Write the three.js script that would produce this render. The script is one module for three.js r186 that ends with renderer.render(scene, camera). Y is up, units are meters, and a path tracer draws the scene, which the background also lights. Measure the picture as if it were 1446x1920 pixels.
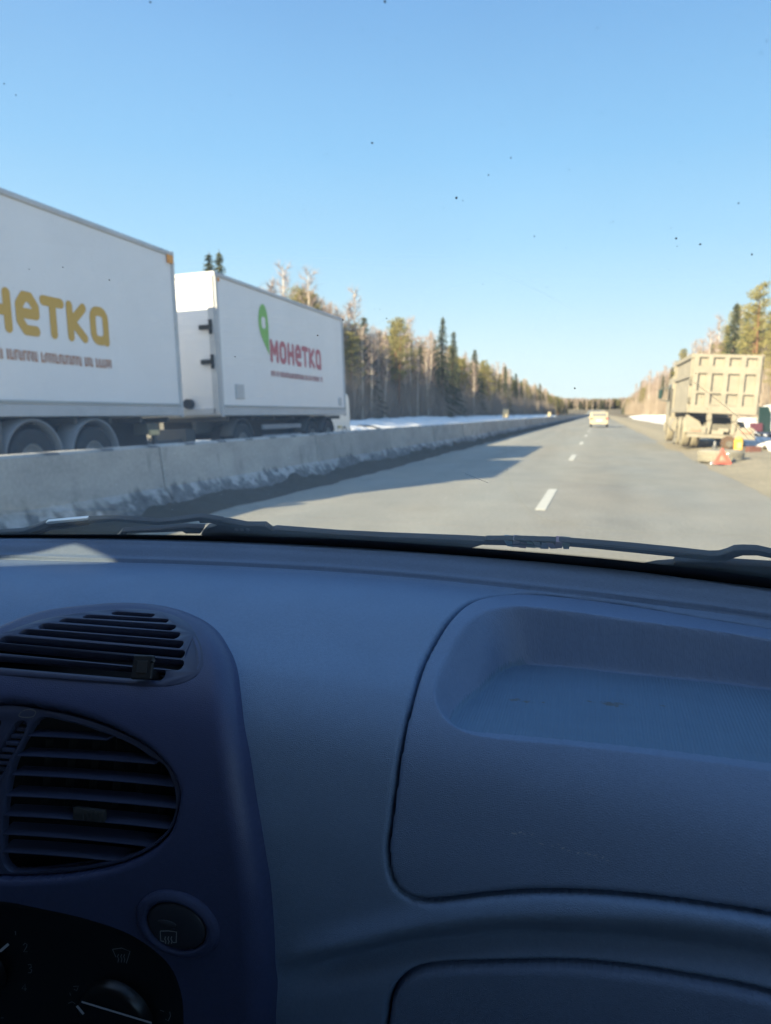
import * as THREE from 'three';
import { RoundedBoxGeometry } from 'three/addons/geometries/RoundedBoxGeometry.js';
import { mergeGeometries, toCreasedNormals } from 'three/addons/utils/BufferGeometryUtils.js';
import { ImprovedNoise } from 'three/addons/math/ImprovedNoise.js';

// ---------------------------------------------------------------- camera, sky, sun, exposure
const scene = new THREE.Scene();
const EXPO = 3.1, GLASS = 0.8;   // GLASS: what the windscreen lets through
const renderer = new THREE.WebGLRenderer({ antialias: true });
renderer.toneMapping = THREE.LinearToneMapping;
renderer.toneMappingExposure = EXPO;
renderer.shadowMap.enabled = true;
const F = 1400, EYE = new THREE.Vector3(0, 1.38, 0), PITCH = 0.13138, YAW = 0.27733;
const camera = new THREE.PerspectiveCamera(68.88, 771 / 1024, 0.02, 6000);
camera.position.copy(EYE);
camera.rotation.set(-PITCH, YAW, 0, 'YXZ');
camera.focus = 0.8; camera.userData.fStop = 8;
camera.updateMatrixWorld(true);
scene.add(camera);
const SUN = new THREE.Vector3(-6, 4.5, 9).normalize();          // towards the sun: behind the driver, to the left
{
  const W = 512, H = 256, d = new Float32Array(W * H * 4);
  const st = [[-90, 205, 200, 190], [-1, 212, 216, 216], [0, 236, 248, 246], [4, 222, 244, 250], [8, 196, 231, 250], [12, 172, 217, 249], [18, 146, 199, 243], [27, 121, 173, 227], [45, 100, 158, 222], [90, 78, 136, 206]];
  const lin = (c) => { c /= 255; return c <= 0.04045 ? c / 12.92 : ((c + 0.055) / 1.055) ** 2.4; };
  for (let j = 0; j < H; j++) {
    const el = ((j + 0.5) / H - 0.5) * 180, cy = Math.sin(el / 57.3), cr = Math.cos(el / 57.3);
    let k = 0; while (k < st.length - 2 && el > st[k + 1][0]) k++;
    const t = Math.min(1, Math.max(0, (el - st[k][0]) / (st[k + 1][0] - st[k][0])));
    for (let i = 0; i < W; i++) {
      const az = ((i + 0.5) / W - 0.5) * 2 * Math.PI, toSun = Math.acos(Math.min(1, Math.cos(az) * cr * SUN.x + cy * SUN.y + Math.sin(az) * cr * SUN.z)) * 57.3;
      const glow = el > 0 ? Math.exp(-toSun / 26) * 1.5 : 0;        // glow of the air round the sun, added behind the camera to lift shadows
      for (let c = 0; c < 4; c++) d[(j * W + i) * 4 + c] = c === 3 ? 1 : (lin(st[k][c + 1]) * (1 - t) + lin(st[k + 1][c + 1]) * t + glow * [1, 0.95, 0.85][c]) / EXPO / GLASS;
    }
  }
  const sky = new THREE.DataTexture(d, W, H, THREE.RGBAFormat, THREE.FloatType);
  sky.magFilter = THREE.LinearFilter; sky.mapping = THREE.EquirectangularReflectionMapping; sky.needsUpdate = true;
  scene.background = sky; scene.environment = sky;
}
const sun = new THREE.DirectionalLight(new THREE.Color().setRGB(1, 0.83, 0.54), 5);
sun.position.copy(SUN).multiplyScalar(120); sun.target.position.set(0, 0, 0);
sun.castShadow = true; sun.shadow.mapSize.set(4096, 4096);
Object.assign(sun.shadow.camera, { left: -90, right: 90, top: 90, bottom: -90, near: 1, far: 400 });
sun.name = 'sun'; scene.add(sun, sun.target);

// ---------------------------------------------------------------- helpers
let seed = 7;
const R = () => { seed = (seed + 0x6d2b79f5) | 0; let t = Math.imul(seed ^ (seed >>> 15), 1 | seed); t = (t + Math.imul(t ^ (t >>> 7), 61 | t)) ^ t; return ((t ^ (t >>> 14)) >>> 0) / 4294967296; };
const rr = (a, b) => a + (b - a) * R();
const clamp = (x, a, b) => Math.min(b, Math.max(a, x)), lerp = (a, b, t) => a + (b - a) * t;
const ss = (a, b, x) => { const t = clamp((x - a) / (b - a), 0, 1); return t * t * (3 - 2 * t); };
const IN = new ImprovedNoise(), nz = (x, y, z = 0.37) => IN.noise(x, y, z);
const fbm = (x, y, o = 4, s = 0.37) => { let a = 0, k = 1, t = 0; for (let i = 0; i < o; i++) { a += nz(x, y, s + i * 3.1) * k; t += k; x *= 2.03; y *= 2.03; k *= 0.5; } return a / t; };
function pfbm(u, v, f, o, s) {                       // tileable noise on the unit square
  const at = (x, y) => fbm(x * f, y * f, o, s);
  return at(u, v) * (1 - u) * (1 - v) + at(u - 1, v) * u * (1 - v) + at(u, v - 1) * (1 - u) * v + at(u - 1, v - 1) * u * v;
}
const toS = (c) => Math.round(255 * clamp(c <= 0.0031308 ? c * 12.92 : 1.055 * Math.pow(c, 1 / 2.4) - 0.055, 0, 1));
function tex(n, fn, srgb = true, rep = 1) {
  const d = new Uint8Array(n * n * 4);
  for (let j = 0; j < n; j++) for (let i = 0; i < n; i++) {
    const c = fn((i + 0.5) / n, (j + 0.5) / n), o = (j * n + i) * 4, a = Array.isArray(c) ? c : [c, c, c];
    for (let k = 0; k < 3; k++) d[o + k] = srgb ? toS(a[k]) : Math.round(255 * clamp(a[k], 0, 1));
    d[o + 3] = 255;
  }
  const t = new THREE.DataTexture(d, n, n); t.magFilter = THREE.LinearFilter; t.minFilter = THREE.LinearMipmapLinearFilter;
  t.wrapS = t.wrapT = THREE.RepeatWrapping; if (srgb) t.colorSpace = THREE.SRGBColorSpace; t.repeat.set(rep, rep); t.needsUpdate = true;
  return t;
}
const rgb = (r, g, b) => new THREE.Color().setRGB(r, g, b);
const mat = (c, rough = 0.8, o = {}) => new THREE.MeshStandardMaterial({ color: rgb(...c), roughness: rough, metalness: 0, side: THREE.DoubleSide, ...o });
const norm = (g) => { const q = g.index ? g.toNonIndexed() : g; if (!q.attributes.normal) q.computeVertexNormals(); if (!q.attributes.uv) q.setAttribute('uv', new THREE.BufferAttribute(new Float32Array(q.attributes.position.count * 2), 2)); for (const k of Object.keys(q.attributes)) if (!['position', 'normal', 'uv', 'color'].includes(k)) q.deleteAttribute(k); return q; };
const used = new Map();
function numbered(n) { const k = used.get(n) || 0; used.set(n, k + 1); return k ? n + '_' + String(k).padStart(3, '0') : n; }
function mk(name, geos, m, parent = scene) {
  let g = geos;
  if (Array.isArray(geos)) g = geos.length === 1 ? geos[0] : mergeGeometries(geos.map(norm));
  const o = new THREE.Mesh(g, m); o.name = parent === scene ? numbered(name) : name; o.castShadow = o.receiveShadow = true; parent.add(o); return o;
}
function tag(o, label, category, group, kind) { o.userData.label = label; o.userData.category = category; if (group) o.userData.group = group; if (kind) o.userData.kind = kind; return o; }
function thing(name, label, category, p = [0, 0, 0], turn = 0, group) { const o = new THREE.Group(); o.name = numbered(name); o.position.set(...p); o.rotation.y = turn; scene.add(o); return tag(o, label, category, group); }
function struct(name, geos, m, parent = scene) { const o = mk(name, geos, m, parent); o.userData.kind = 'structure'; return o; }
function uvBox(g) {                                  // uv in metres from the side each face looks to
  const q = norm(g), p = q.attributes.position, n = q.attributes.normal, uv = q.attributes.uv;
  for (let i = 0; i < p.count; i++) { const ax = Math.abs(n.getX(i)), ay = Math.abs(n.getY(i)), az = Math.abs(n.getZ(i));
    if (ax >= ay && ax >= az) uv.setXY(i, p.getZ(i), p.getY(i)); else if (ay >= az) uv.setXY(i, p.getX(i), p.getZ(i)); else uv.setXY(i, p.getX(i), p.getY(i)); }
  return q;
}
const bx = (w, h, d, x = 0, y = 0, z = 0, r = 0.012) => { const m = Math.min(w, h, d) * 0.45; const g = r > 0 ? new RoundedBoxGeometry(w, h, d, 1, Math.min(r, m)) : new THREE.BoxGeometry(w, h, d); g.translate(x, y, z); return uvBox(g); };
const cyl = (r0, r1, h, n, x, y, z, axis = 'y') => { const g = new THREE.CylinderGeometry(r0, r1, h, n); if (axis === 'x') g.rotateZ(Math.PI / 2); if (axis === 'z') g.rotateX(Math.PI / 2); g.translate(x, y, z); return norm(g); };
function bar(a, b, r, n = 6, r2 = r) { const A = new THREE.Vector3(...a), B = new THREE.Vector3(...b), L = A.distanceTo(B); const g = new THREE.CylinderGeometry(r2, r, L, n); g.translate(0, L / 2, 0); g.applyQuaternion(new THREE.Quaternion().setFromUnitVectors(new THREE.Vector3(0, 1, 0), B.clone().sub(A).normalize())); g.translate(...a); return norm(g); }
function prism(pts, d, bevel = 0, z0 = 0) { const s = new THREE.Shape(pts.map((p) => new THREE.Vector2(...p))); const g = new THREE.ExtrudeGeometry(s, { depth: d - 2 * bevel, bevelEnabled: bevel > 0, bevelSize: bevel, bevelThickness: bevel, bevelOffset: -bevel, bevelSegments: 1 }); g.translate(0, 0, z0 + bevel); return norm(g); }
// view geometry of the photograph: where a pixel's ray goes
const cm = camera.matrixWorld.elements, CR = new THREE.Vector3(cm[0], cm[1], cm[2]), CU = new THREE.Vector3(cm[4], cm[5], cm[6]), CF = new THREE.Vector3(-cm[8], -cm[9], -cm[10]);
const ray = (px, py) => CF.clone().addScaledVector(CR, (px - 723) / F).addScaledVector(CU, -(py - 960) / F);
const onZ = (px, py, z) => { const d = ray(px, py); return EYE.clone().addScaledVector(d, z / d.z); };
const onX = (px, py, x) => { const d = ray(px, py); return EYE.clone().addScaledVector(d, x / d.x); };
const onY = (px, py, y) => { const d = ray(px, py); return EYE.clone().addScaledVector(d, (y - EYE.y) / d.y); };
function spline(pts, closed, n) { const c = new THREE.CatmullRomCurve3(pts.map((p) => new THREE.Vector3(p[0], p[1], 0)), closed, 'centripetal'); return c.getPoints(n).slice(0, closed ? n : n + 1).map((p) => [p.x, p.y]); }
function sdPoly(x, y, P, closed = true) {            // signed distance, inside negative (unsigned when open)
  let best = 1e9, inside = false; const n = P.length;
  for (let i = 0, j = n - 1; i < n; j = i++) {
    if (!closed && i === 0) continue;
    const ax = P[j][0], ay = P[j][1], bx_ = P[i][0], by = P[i][1], dx = bx_ - ax, dy = by - ay, t = clamp(((x - ax) * dx + (y - ay) * dy) / (dx * dx + dy * dy + 1e-18), 0, 1), ex = x - ax - dx * t, ey = y - ay - dy * t;
    best = Math.min(best, ex * ex + ey * ey);
    if ((ay > y) !== (by > y) && x < ax + ((y - ay) / (by - ay)) * dx) inside = !inside;
  }
  best = Math.sqrt(best); return closed && inside ? -best : best;
}
function grid(nx, ny, fn, keep) {                    // fn(i, j) -> [x, y, z, u, v]
  const pos = new Float32Array((nx + 1) * (ny + 1) * 3), uv = new Float32Array((nx + 1) * (ny + 1) * 2), idx = [];
  for (let j = 0; j <= ny; j++) for (let i = 0; i <= nx; i++) { const o = j * (nx + 1) + i, p = fn(i / nx, j / ny); pos.set(p.slice(0, 3), o * 3); uv.set(p.slice(3, 5), o * 2); }
  for (let j = 0; j < ny; j++) for (let i = 0; i < nx; i++) { if (keep && !keep((i + 0.5) / nx, (j + 0.5) / ny)) continue; const a = j * (nx + 1) + i, b = a + 1, c = a + nx + 1, d = c + 1; idx.push(a, c, b, b, c, d); }
  const g = new THREE.BufferGeometry(); g.setAttribute('position', new THREE.BufferAttribute(pos, 3)); g.setAttribute('uv', new THREE.BufferAttribute(uv, 2)); g.setIndex(idx); g.computeVertexNormals(); return g;
}

// ---------------------------------------------------------------- the setting: ground, road, verges, snow
const asphaltMap = tex(1024, (u, v) => { const a = pfbm(u, v, 6, 4, 1.3), s = pfbm(u, v, 130, 2, 5.1), g = R(); const k = 1 + a * 0.22 + s * 0.5 + (g - 0.5) * 0.28; const w = pfbm(u, v, 3, 3, 8.8); return [0.254 * k * (1 + w * 0.06), 0.246 * k, 0.212 * k * (1 - w * 0.08)]; });
const asphaltBump = tex(512, (u, v) => 0.5 + pfbm(u, v, 90, 2, 2.2) * 0.6 + (R() - 0.5) * 0.4, false);
const gravelMap = tex(1024, (u, v) => { const a = pfbm(u, v, 5, 4, 3.3), s = pfbm(u, v, 60, 3, 9.1); const k = 1 + a * 0.5 + s * 0.7 + (R() - 0.5) * 0.3; return [0.32 * k, 0.275 * k, 0.19 * k]; });
const gravelBump = tex(512, (u, v) => 0.5 + pfbm(u, v, 50, 3, 4.2) * 0.8 + (R() - 0.5) * 0.3, false);
const earthMap = tex(512, (u, v) => { const a = pfbm(u, v, 6, 5, 6.3), k = 1 + a * 1.0 + (R() - 0.5) * 0.4; return [0.15 * k, 0.12 * k, 0.075 * k]; });
const snowMap = tex(512, (u, v) => { const a = pfbm(u, v, 6, 5, 7.7), s = ss(0.12, 0.4, pfbm(u, v, 12, 4, 2.9)); const k = 0.82 + a * 0.16 - s * 0.3; return [k, k * 0.97, k * 0.93]; });
const concreteMap = tex(1024, (u, v) => { const a = pfbm(u, v, 5, 5, 11.3), s = pfbm(u, v * 0.999, 70, 2, 1.9), st = ss(0.1, 0.5, pfbm(u, v, 14, 3, 4.4)); const k = 1 + a * 0.5 + s * 0.3 + (R() - 0.5) * 0.1 - st * 0.45; return [0.42 * k, 0.4 * k, 0.37 * k]; });
const dustMap = tex(512, (u, v) => { const a = pfbm(u, v, 5, 5, 21.3), s = pfbm(u, v, 40, 3, 12.9); const k = 1 + a * 0.35 + s * 0.22; return [k * 0.5, k * 0.5, k * 0.5]; });
const at8 = (t, s) => { const c = t.clone(); c.repeat.set(1 / s, 1 / s); c.needsUpdate = true; return c; };
// cast concrete, splashed dark with wet grit to about knee height, with a ragged crust of frozen slush along its edge
const blockMap = (() => { const W = 2048, Hh = 256, d = new Uint8Array(W * Hh * 4);
  for (let j = 0; j < Hh; j++) for (let i = 0; i < W; i++) {
    const u = (i / W) * 24, y = j / Hh, w = Math.min(1, (24 - u) / 1.5), f = (fx, fy, o, q) => fbm(u * fx, y * fy, o, q) * w + fbm((u - 24) * fx, y * fy, o, q) * (1 - w);
    const k = 1 + f(1.1, 2.2, 5, 11.3) * 0.4 + f(22, 20, 2, 1.9) * 0.22 + (R() - 0.5) * 0.08, drip = f(7, 0.4, 3, 4.1) * 0.16, e = 0.33 + f(0.8, 0.1, 3, 7.7) * 0.2 + drip, grit = ss(e + 0.05, e - 0.08, y), stain = ss(0.15, 0.55, f(3, 1.2, 4, 15.2)) * 0.3;
    const crust = ss(0.02, 0.24, f(3.2, 5, 4, 23.1) + 0.04) * ss(e - 0.19, e - 0.1, y) * ss(e + 0.06, e, y), g = 0.12 * (1 + f(12, 14, 3, 3.3) * 0.9);
    const c = [0.36, 0.35, 0.33].map((b, n) => lerp(lerp(b * k * (1 - stain), g * [1, 1.02, 1.05][n], grit), 0.4 * (1 + f(20, 20, 2, 8) * 0.4), crust * 0.8));
    const o = (j * W + i) * 4; for (let n = 0; n < 3; n++) d[o + n] = toS(c[n]); d[o + 3] = 255; }
  const t = new THREE.DataTexture(d, W, Hh); t.magFilter = THREE.LinearFilter; t.minFilter = THREE.LinearMipmapLinearFilter; t.wrapS = t.wrapT = THREE.RepeatWrapping; t.colorSpace = THREE.SRGBColorSpace; t.needsUpdate = true; return t; })();
const M = {
  block: mat([1, 1, 1], 0.9, { map: blockMap }),
  asphalt: mat([1, 1, 1], 0.92, { vertexColors: true, map: at8(asphaltMap, 5), bumpMap: at8(asphaltBump, 1.1), bumpScale: 0.004 }),
  gravel: mat([1, 1, 1], 1, { map: at8(gravelMap, 4), bumpMap: at8(gravelBump, 1.5), bumpScale: 0.02 }),
  earth: mat([1, 1, 1], 1, { map: at8(earthMap, 9) }),
  snow: mat([1, 1, 1], 0.9, { map: at8(snowMap, 5) }),
  dirtySnow: mat([0.5, 0.5, 0.5], 0.95, { map: at8(snowMap, 1.3) }),
  slush: mat([0.2, 0.205, 0.215], 1, { map: at8(gravelMap, 1.7), bumpMap: at8(gravelBump, 0.9), bumpScale: 0.03 }),
  concrete: mat([1, 1, 1], 0.9, { map: at8(concreteMap, 3.1), bumpMap: at8(gravelBump, 0.7), bumpScale: 0.004 }),
  paint: mat([0.62, 0.6, 0.55], 0.8, { map: at8(concreteMap, 0.9) }),
};
M.paint.color.setRGB(1.9, 1.86, 1.74); M.paint.map = at8(tex(256, (u, v) => { const k = 0.27 * (1 - ss(0.15, 0.45, pfbm(u, v, 9, 4, 31.1)) * 0.55 + pfbm(u, v, 40, 2, 3.1) * 0.3); return [k, k, k * 0.95]; }), 1.4);
const bank = (x, z) => {                            // height of the land beside the road
  let y = 0;
  if (x > 2.9) y = 0.13 * ss(2.9, 4.4, x) - 0.35 * ss(6.4, 9.5, x) + 0.75 * ss(11, 20, x) + (x > 7 ? fbm(x * 0.3, z * 0.12, 3) * 0.35 * ss(7, 11, x) : 0);
  if (x < -17) y = -0.45 * ss(-17, -19.5, x) + 0.75 * ss(-20, -31, x) + fbm(x * 0.25, z * 0.13, 3) * 0.35 * ss(-18, -22, x);
  if (z < -900) y += ss(-900, -1700, z) * 16;
  return y;
};
{
  const xs = []; for (let x = -900; x <= 900; x += Math.abs(x) < 40 ? 0.75 : Math.abs(x) < 80 ? 4 : 40) xs.push(x);
  const zs = []; for (let z = 30; z > -3000; z -= z > -90 ? 1.2 : z > -300 ? 5 : 40) zs.push(z);
  const g = grid(xs.length - 1, zs.length - 1, (i, j) => { const x = xs[Math.round(i * (xs.length - 1))], z = zs[Math.round(j * (zs.length - 1))]; return [x, bank(x, z) - 0.03, z, x, z]; });
  struct('ground', [g], M.earth);
  const far = (a, b, n) => (t) => { const k = Math.pow(t, 2.2); return lerp(a, b, k); };
  const zr = far(12, -1250, 1);
  const strip = (x0, x1, y, nx, nz) => grid(nx, nz, (i, j) => { const x = lerp(x0, x1, i), z = zr(j); return [x, y + (z < -900 ? ss(-900, -1700, z) * 16 : 0), z, x, z]; });
  const worn = (g) => { const p = g.attributes.position, c = new Float32Array(p.count * 3); for (let i = 0; i < p.count; i++) { const x = p.getX(i), z = p.getZ(i), k = 1 + fbm(x * 0.9, z * 0.035, 4, 2.2) * 0.26 + fbm(x * 1.7, z * 0.5, 3, 6.1) * 0.18 + 0.12 * ss(0.25, 0.55, fbm(x * 0.5 + 3, z * 0.22, 3, 9.4)), w = fbm(x * 0.6, z * 0.1, 3, 4.4) * 0.07; c[i * 3] = k * (1 + w); c[i * 3 + 1] = k; c[i * 3 + 2] = k * (1 - w); } g.setAttribute('color', new THREE.BufferAttribute(c, 3)); return g; };
  const road = struct('road', [worn(strip(-6.6, 2.95, 0, 48, 700))], M.asphalt);
  struct('opposite_road', [worn(strip(-17.2, -6.6, 0.002, 12, 200))], M.asphalt);
  const dash = new THREE.BoxGeometry(0.15, 0.006, 3.05); uvBox(dash);
  for (let k = 0; k < 26; k++) { const o = mk('lane_dash', [dash.clone()], M.paint, road); o.position.set(-0.775, 0.004, -12.4 - 11.9 * k); o.geometry = k ? road.children[0].geometry : o.geometry; }
  // gravel shoulder with a ragged dusty edge creeping over the asphalt
  const gs = grid(34, 420, (i, j) => { const z = zr(j), edge = 2.72 + fbm(z * 0.35, 1.5, 4) * 0.34 + nz(z * 2.7, 8.8) * 0.06, x = lerp(edge, 8.2, i); return [x, bank(x, z) + 0.005 + 0.012 * ss(0, 0.12, i) + (i > 0.03 ? fbm(x * 2.5, z * 1.6, 3) * 0.025 : 0), z, x, z]; });
  struct('gravel_shoulder', [gs], M.gravel);
  const patch = (x0, x1, z0, z1, nx, nzz, thr, hgt, fx, fz, s) => {
    const H = (i, j) => { const x = lerp(x0, x1, i), z = lerp(z0, z1, j); return fbm(x * fx, z * fz, 4, s) - thr + 0.35 * (1 - Math.pow(Math.abs(2 * i - 1), 3)) - 0.35; };
    return grid(nx, nzz, (i, j) => { const x = lerp(x0, x1, i), z = lerp(z0, z1, j), h = H(i, j); return [x, bank(x, z) - 0.06 + hgt * ss(-0.25, 0.35, h) + fbm(x * 1.4, z * 0.9, 3, s) * 0.07, z, x, z]; }, (i, j) => H(i, j) > -0.25);
  };
  const snowL = struct('snow', [patch(-33, -19, -14, -70, 60, 220, -0.12, 0.5, 0.3, 0.16, 3.3), patch(-33, -19, -70, -420, 40, 240, -0.14, 0.6, 0.3, 0.08, 5.3)], M.snow);
  const snowR = struct('snow', [patch(7.0, 10.6, -16, -200, 30, 320, 0.0, 0.3, 0.35, 0.1, 8.3), patch(11.2, 21, -20, -330, 40, 340, -0.1, 0.55, 0.2, 0.09, 4.7), patch(5.4, 13, -19, -46, 44, 130, -0.12, 0.3, 0.4, 0.3, 14.7)], M.snow);
}
// concrete median barrier: one block after another
{
  const prof = [[-0.4, 0], [0.4, 0], [0.4, 0.09], [0.2, 0.36], [0.13, 0.92], [0.1, 0.95], [-0.1, 0.95], [-0.13, 0.92], [-0.2, 0.36], [-0.4, 0.09]];
  const mkBlock = (len, s) => {
    const g = new THREE.ExtrudeGeometry(new THREE.Shape(prof.map((p) => new THREE.Vector2(...p))), { depth: len - 0.07, bevelEnabled: true, bevelSize: 0.012, bevelThickness: 0.02, bevelOffset: -0.012, bevelSegments: 1, steps: 12 });
    g.translate(0, 0, -len / 2 + 0.02); const q = uvBox(g), uv = q.attributes.uv; for (let i = 0; i < uv.count; i++) uv.setXY(i, (uv.getX(i) + s * 5.3) / 24, uv.getY(i)); return toCreasedNormals(q, 0.5);
  };
  const G = [0, 1, 2, 3].map((k) => mkBlock(6, k)), LB = 'grey concrete median barrier block with flared foot, in line beside trucks';
  const tints = [1, 0.9, 1.08, 0.96].map((t) => { const m = M.block.clone(); m.color.setRGB(t, t, t * 0.99); return m; });
  for (let k = 0; k < 24; k++) {
    const o = mk('barrier_block', [G[k % 4]], tints[(k * 7) % 4]); o.position.set(-6.03 + rr(-0.03, 0.03), -0.01, -0.2 - 6 * k); o.rotation.y = rr(-0.004, 0.004);
    tag(o, LB, 'concrete barrier', 'concrete barrier blocks along the median');
  }
  const rest = []; for (let k = 24; k < 200; k++) { const g = G[k % 4].clone(); g.translate(-6.03, -0.01 + ss(-900, -1700, -6 * k) * 16, -0.2 - 6 * k); rest.push(g); }
  tag(mk('barrier_blocks_far', rest, M.block), 'far run of grey concrete barrier blocks towards the horizon', 'concrete barrier', null, 'stuff');
  // dirt and dirty snow swept against the foot of the blocks
  const H = (x, z) => fbm(x * 1.6, z * 0.7, 4, 2.2);
  const dirt = grid(26, 900, (i, j) => { const z = lerp(4, -170, Math.pow(j, 1.5)), x = lerp(-5.78, -5.05 + fbm(z * 0.6, 3.1, 3) * 0.35, i), h = 0.2 * Math.pow(1 - i, 1.6) * (0.8 + H(x, z)) + fbm(x * 9, z * 5, 3) * 0.045 * (1 - i * 0.7) + 0.006 * (1 - i); return [x, Math.max(0.004, h + 0.004), z, x, z]; });
  struct('roadside_dirt', [dirt], M.slush);
}

// ---------------------------------------------------------------- trees
const T = {
  birchBark: mat([0.5, 0.45, 0.38], 0.9, { map: null }), bareTwig: mat([0.38, 0.29, 0.245], 1), pineBark: mat([0.24, 0.13, 0.07], 1), pineNeedle: mat([0.24, 0.215, 0.075], 1), spruceBark: mat([0.09, 0.07, 0.05], 1), spruceNeedle: mat([0.075, 0.088, 0.045], 1), brush: mat([0.33, 0.27, 0.215], 1),
};
T.birchBark.map = at8(tex(256, (u, v) => { const k = 1 - ss(0.12, 0.35, pfbm(u, v, 10, 3, 17.1)) * 0.75 + pfbm(u, v, 5, 3, 2.1) * 0.3; return [k * 0.6, k * 0.6, k * 0.6]; }), 2); T.birchBark.color.setRGB(1.15, 1.04, 0.88);
class Tris { constructor() { this.p = []; } tri(a, b, c) { this.p.push(a.x, a.y, a.z, b.x, b.y, b.z, c.x, c.y, c.z); } geo() { const g = new THREE.BufferGeometry(); g.setAttribute('position', new THREE.Float32BufferAttribute(this.p, 3)); g.computeVertexNormals(); return norm(g); } }
const V = (x, y, z) => new THREE.Vector3(x, y, z);
function blade(t, a, d, w) { const s = V(rr(-1, 1), rr(-1, 1), rr(-1, 1)).cross(d).normalize().multiplyScalar(w / 2); t.tri(a.clone().sub(s), a.clone().add(s), a.clone().add(d)); }
function stem(H, r, bend, segs = 6) { const c = new THREE.CatmullRomCurve3([V(0, -0.4, 0), V(bend * 0.3, H * 0.35, bend * 0.2), V(bend, H * 0.7, -bend * 0.3), V(bend * 0.8, H, bend * 0.2)]); const g = new THREE.TubeGeometry(c, segs, 1, 6, false), p = g.attributes.position;
  for (let i = 0; i < p.count; i++) { const k = Math.floor(i / 7) / segs, q = c.getPointAt(k), rad = r * (1 - 0.86 * k) + (k < 0.02 ? r * 0.25 : 0); p.setXYZ(i, q.x + (p.getX(i) - q.x) * rad, q.y + (p.getY(i) - q.y) * rad, q.z + (p.getZ(i) - q.z) * rad); }
  g.computeVertexNormals(); return { g: norm(g), c }; }
function birch() {
  const H = rr(15.5, 19), s = stem(H, rr(0.17, 0.24), rr(-0.7, 0.7)), t = new Tris(), limbs = [s.g];
  const n = 34, low = rr(0.3, 0.5);
  for (let k = 0; k < n; k++) {
    const f = low + (0.98 - low) * (k / n), a = s.c.getPointAt(f), th = k * 2.4 + rr(-0.5, 0.5), L = H * rr(0.1, 0.17) * (1.15 - f * 0.75), up = rr(0.9, 1.8), d = V(Math.cos(th), up, Math.sin(th)).normalize().multiplyScalar(L), e = a.clone().add(d);
    limbs.push(bar(a.toArray(), e.toArray(), 0.045 * (1.3 - f), 3, 0.008));
    for (let i = 0; i < 30; i++) { const b = a.clone().addScaledVector(d, rr(0.18, 1.02)), q = V(rr(-1, 1), rr(-0.55, 1.1), rr(-1, 1)).addScaledVector(d.clone().normalize(), 0.7).normalize().multiplyScalar(rr(0.5, 1.5)); blade(t, b, q, rr(0.025, 0.06)); if (i % 2) { const b2 = b.clone().addScaledVector(q, 0.6); blade(t, b2, V(rr(-0.6, 0.6), rr(-1, -0.1), rr(-0.6, 0.6)).multiplyScalar(rr(0.4, 0.9)), 0.022); } }
  }
  for (let k = 0; k < 60; k++) { const f = rr(0.12, low), a = s.c.getPointAt(f), th = rr(0, 6.3); blade(t, a, V(Math.cos(th), rr(0, 1), Math.sin(th)).multiplyScalar(rr(0.4, 1.3)), 0.03); }
  return { trunk: mergeGeometries(limbs), crown: t.geo(), bark: T.birchBark, leaf: T.bareTwig };
}
function pine() {
  const H = rr(15, 18), s = stem(H, rr(0.2, 0.26), rr(-0.4, 0.4)), t = new Tris(), limbs = [s.g], low = rr(0.34, 0.46), n = 30;
  for (let k = 0; k < n; k++) {
    const f = low + (1 - low) * Math.pow(k / n, 0.9), u = (f - low) / (1 - low), a = s.c.getPointAt(Math.min(f, 0.99)), th = k * 2.4 + rr(-0.6, 0.6), L = rr(1.6, 3.2) * (u < 0.25 ? 0.55 + u * 1.8 : 1.15 - 0.85 * u) , d = V(Math.cos(th) * L, L * rr(0.05, 0.45), Math.sin(th) * L), e = a.clone().add(d);
    limbs.push(bar(a.toArray(), e.toArray(), 0.06 * (1.2 - u * 0.7), 3, 0.015));
    for (let m = 0; m < 3; m++) { const c = a.clone().addScaledVector(d, [1, 0.72, 0.45][m]).add(V(rr(-0.3, 0.3), rr(-0.1, 0.35), rr(-0.3, 0.3))), r = rr(0.45, 0.85);
      for (let i = 0; i < 46; i++) { const o = V(rr(-1, 1), rr(-1, 1), rr(-1, 1)); if (o.length() > 1) o.normalize(); o.multiply(V(r, r * 0.5, r)); const q = V(rr(-1, 1), rr(-0.4, 1.2), rr(-1, 1)).normalize().multiplyScalar(rr(0.16, 0.36)); blade(t, c.clone().add(o), q, rr(0.08, 0.16)); } }
  }
  return { trunk: mergeGeometries(limbs), crown: t.geo(), bark: T.pineBark, leaf: T.pineNeedle };
}
function spruce() {
  const H = rr(15, 19), s = stem(H, rr(0.18, 0.24), rr(-0.2, 0.2)), t = new Tris(), n = 230, wide = rr(3.2, 4.0);
  for (let k = 0; k < n; k++) {
    const f = 0.09 + 0.9 * Math.pow(k / n, 0.85), a = s.c.getPointAt(f), th = k * 2.4 + rr(-0.5, 0.5), L = wide * Math.pow(1 - f, 0.9) * rr(0.6, 1.15) + 0.12, d = V(Math.cos(th) * L, -L * rr(0.12, 0.5) + 0.1 * L, Math.sin(th) * L);
    const m = Math.ceil(6 + L * 9);
    for (let i = 0; i < m; i++) { const w = (i + R()) / m, b = a.clone().addScaledVector(d, w * 0.95).add(V(0, -w * w * 0.15 * L, 0)), q = V(Math.cos(th + rr(-1.3, 1.3)), rr(-0.9, 0.35), Math.sin(th + rr(-1.3, 1.3))).multiplyScalar(rr(0.2, 0.5)); blade(t, b, q, rr(0.09, 0.2)); }
  }
  blade(t, s.c.getPointAt(0.97), V(0, 0.9, 0), 0.12);
  return { trunk: s.g, crown: t.geo(), bark: T.spruceBark, leaf: T.spruceNeedle };
}
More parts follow.
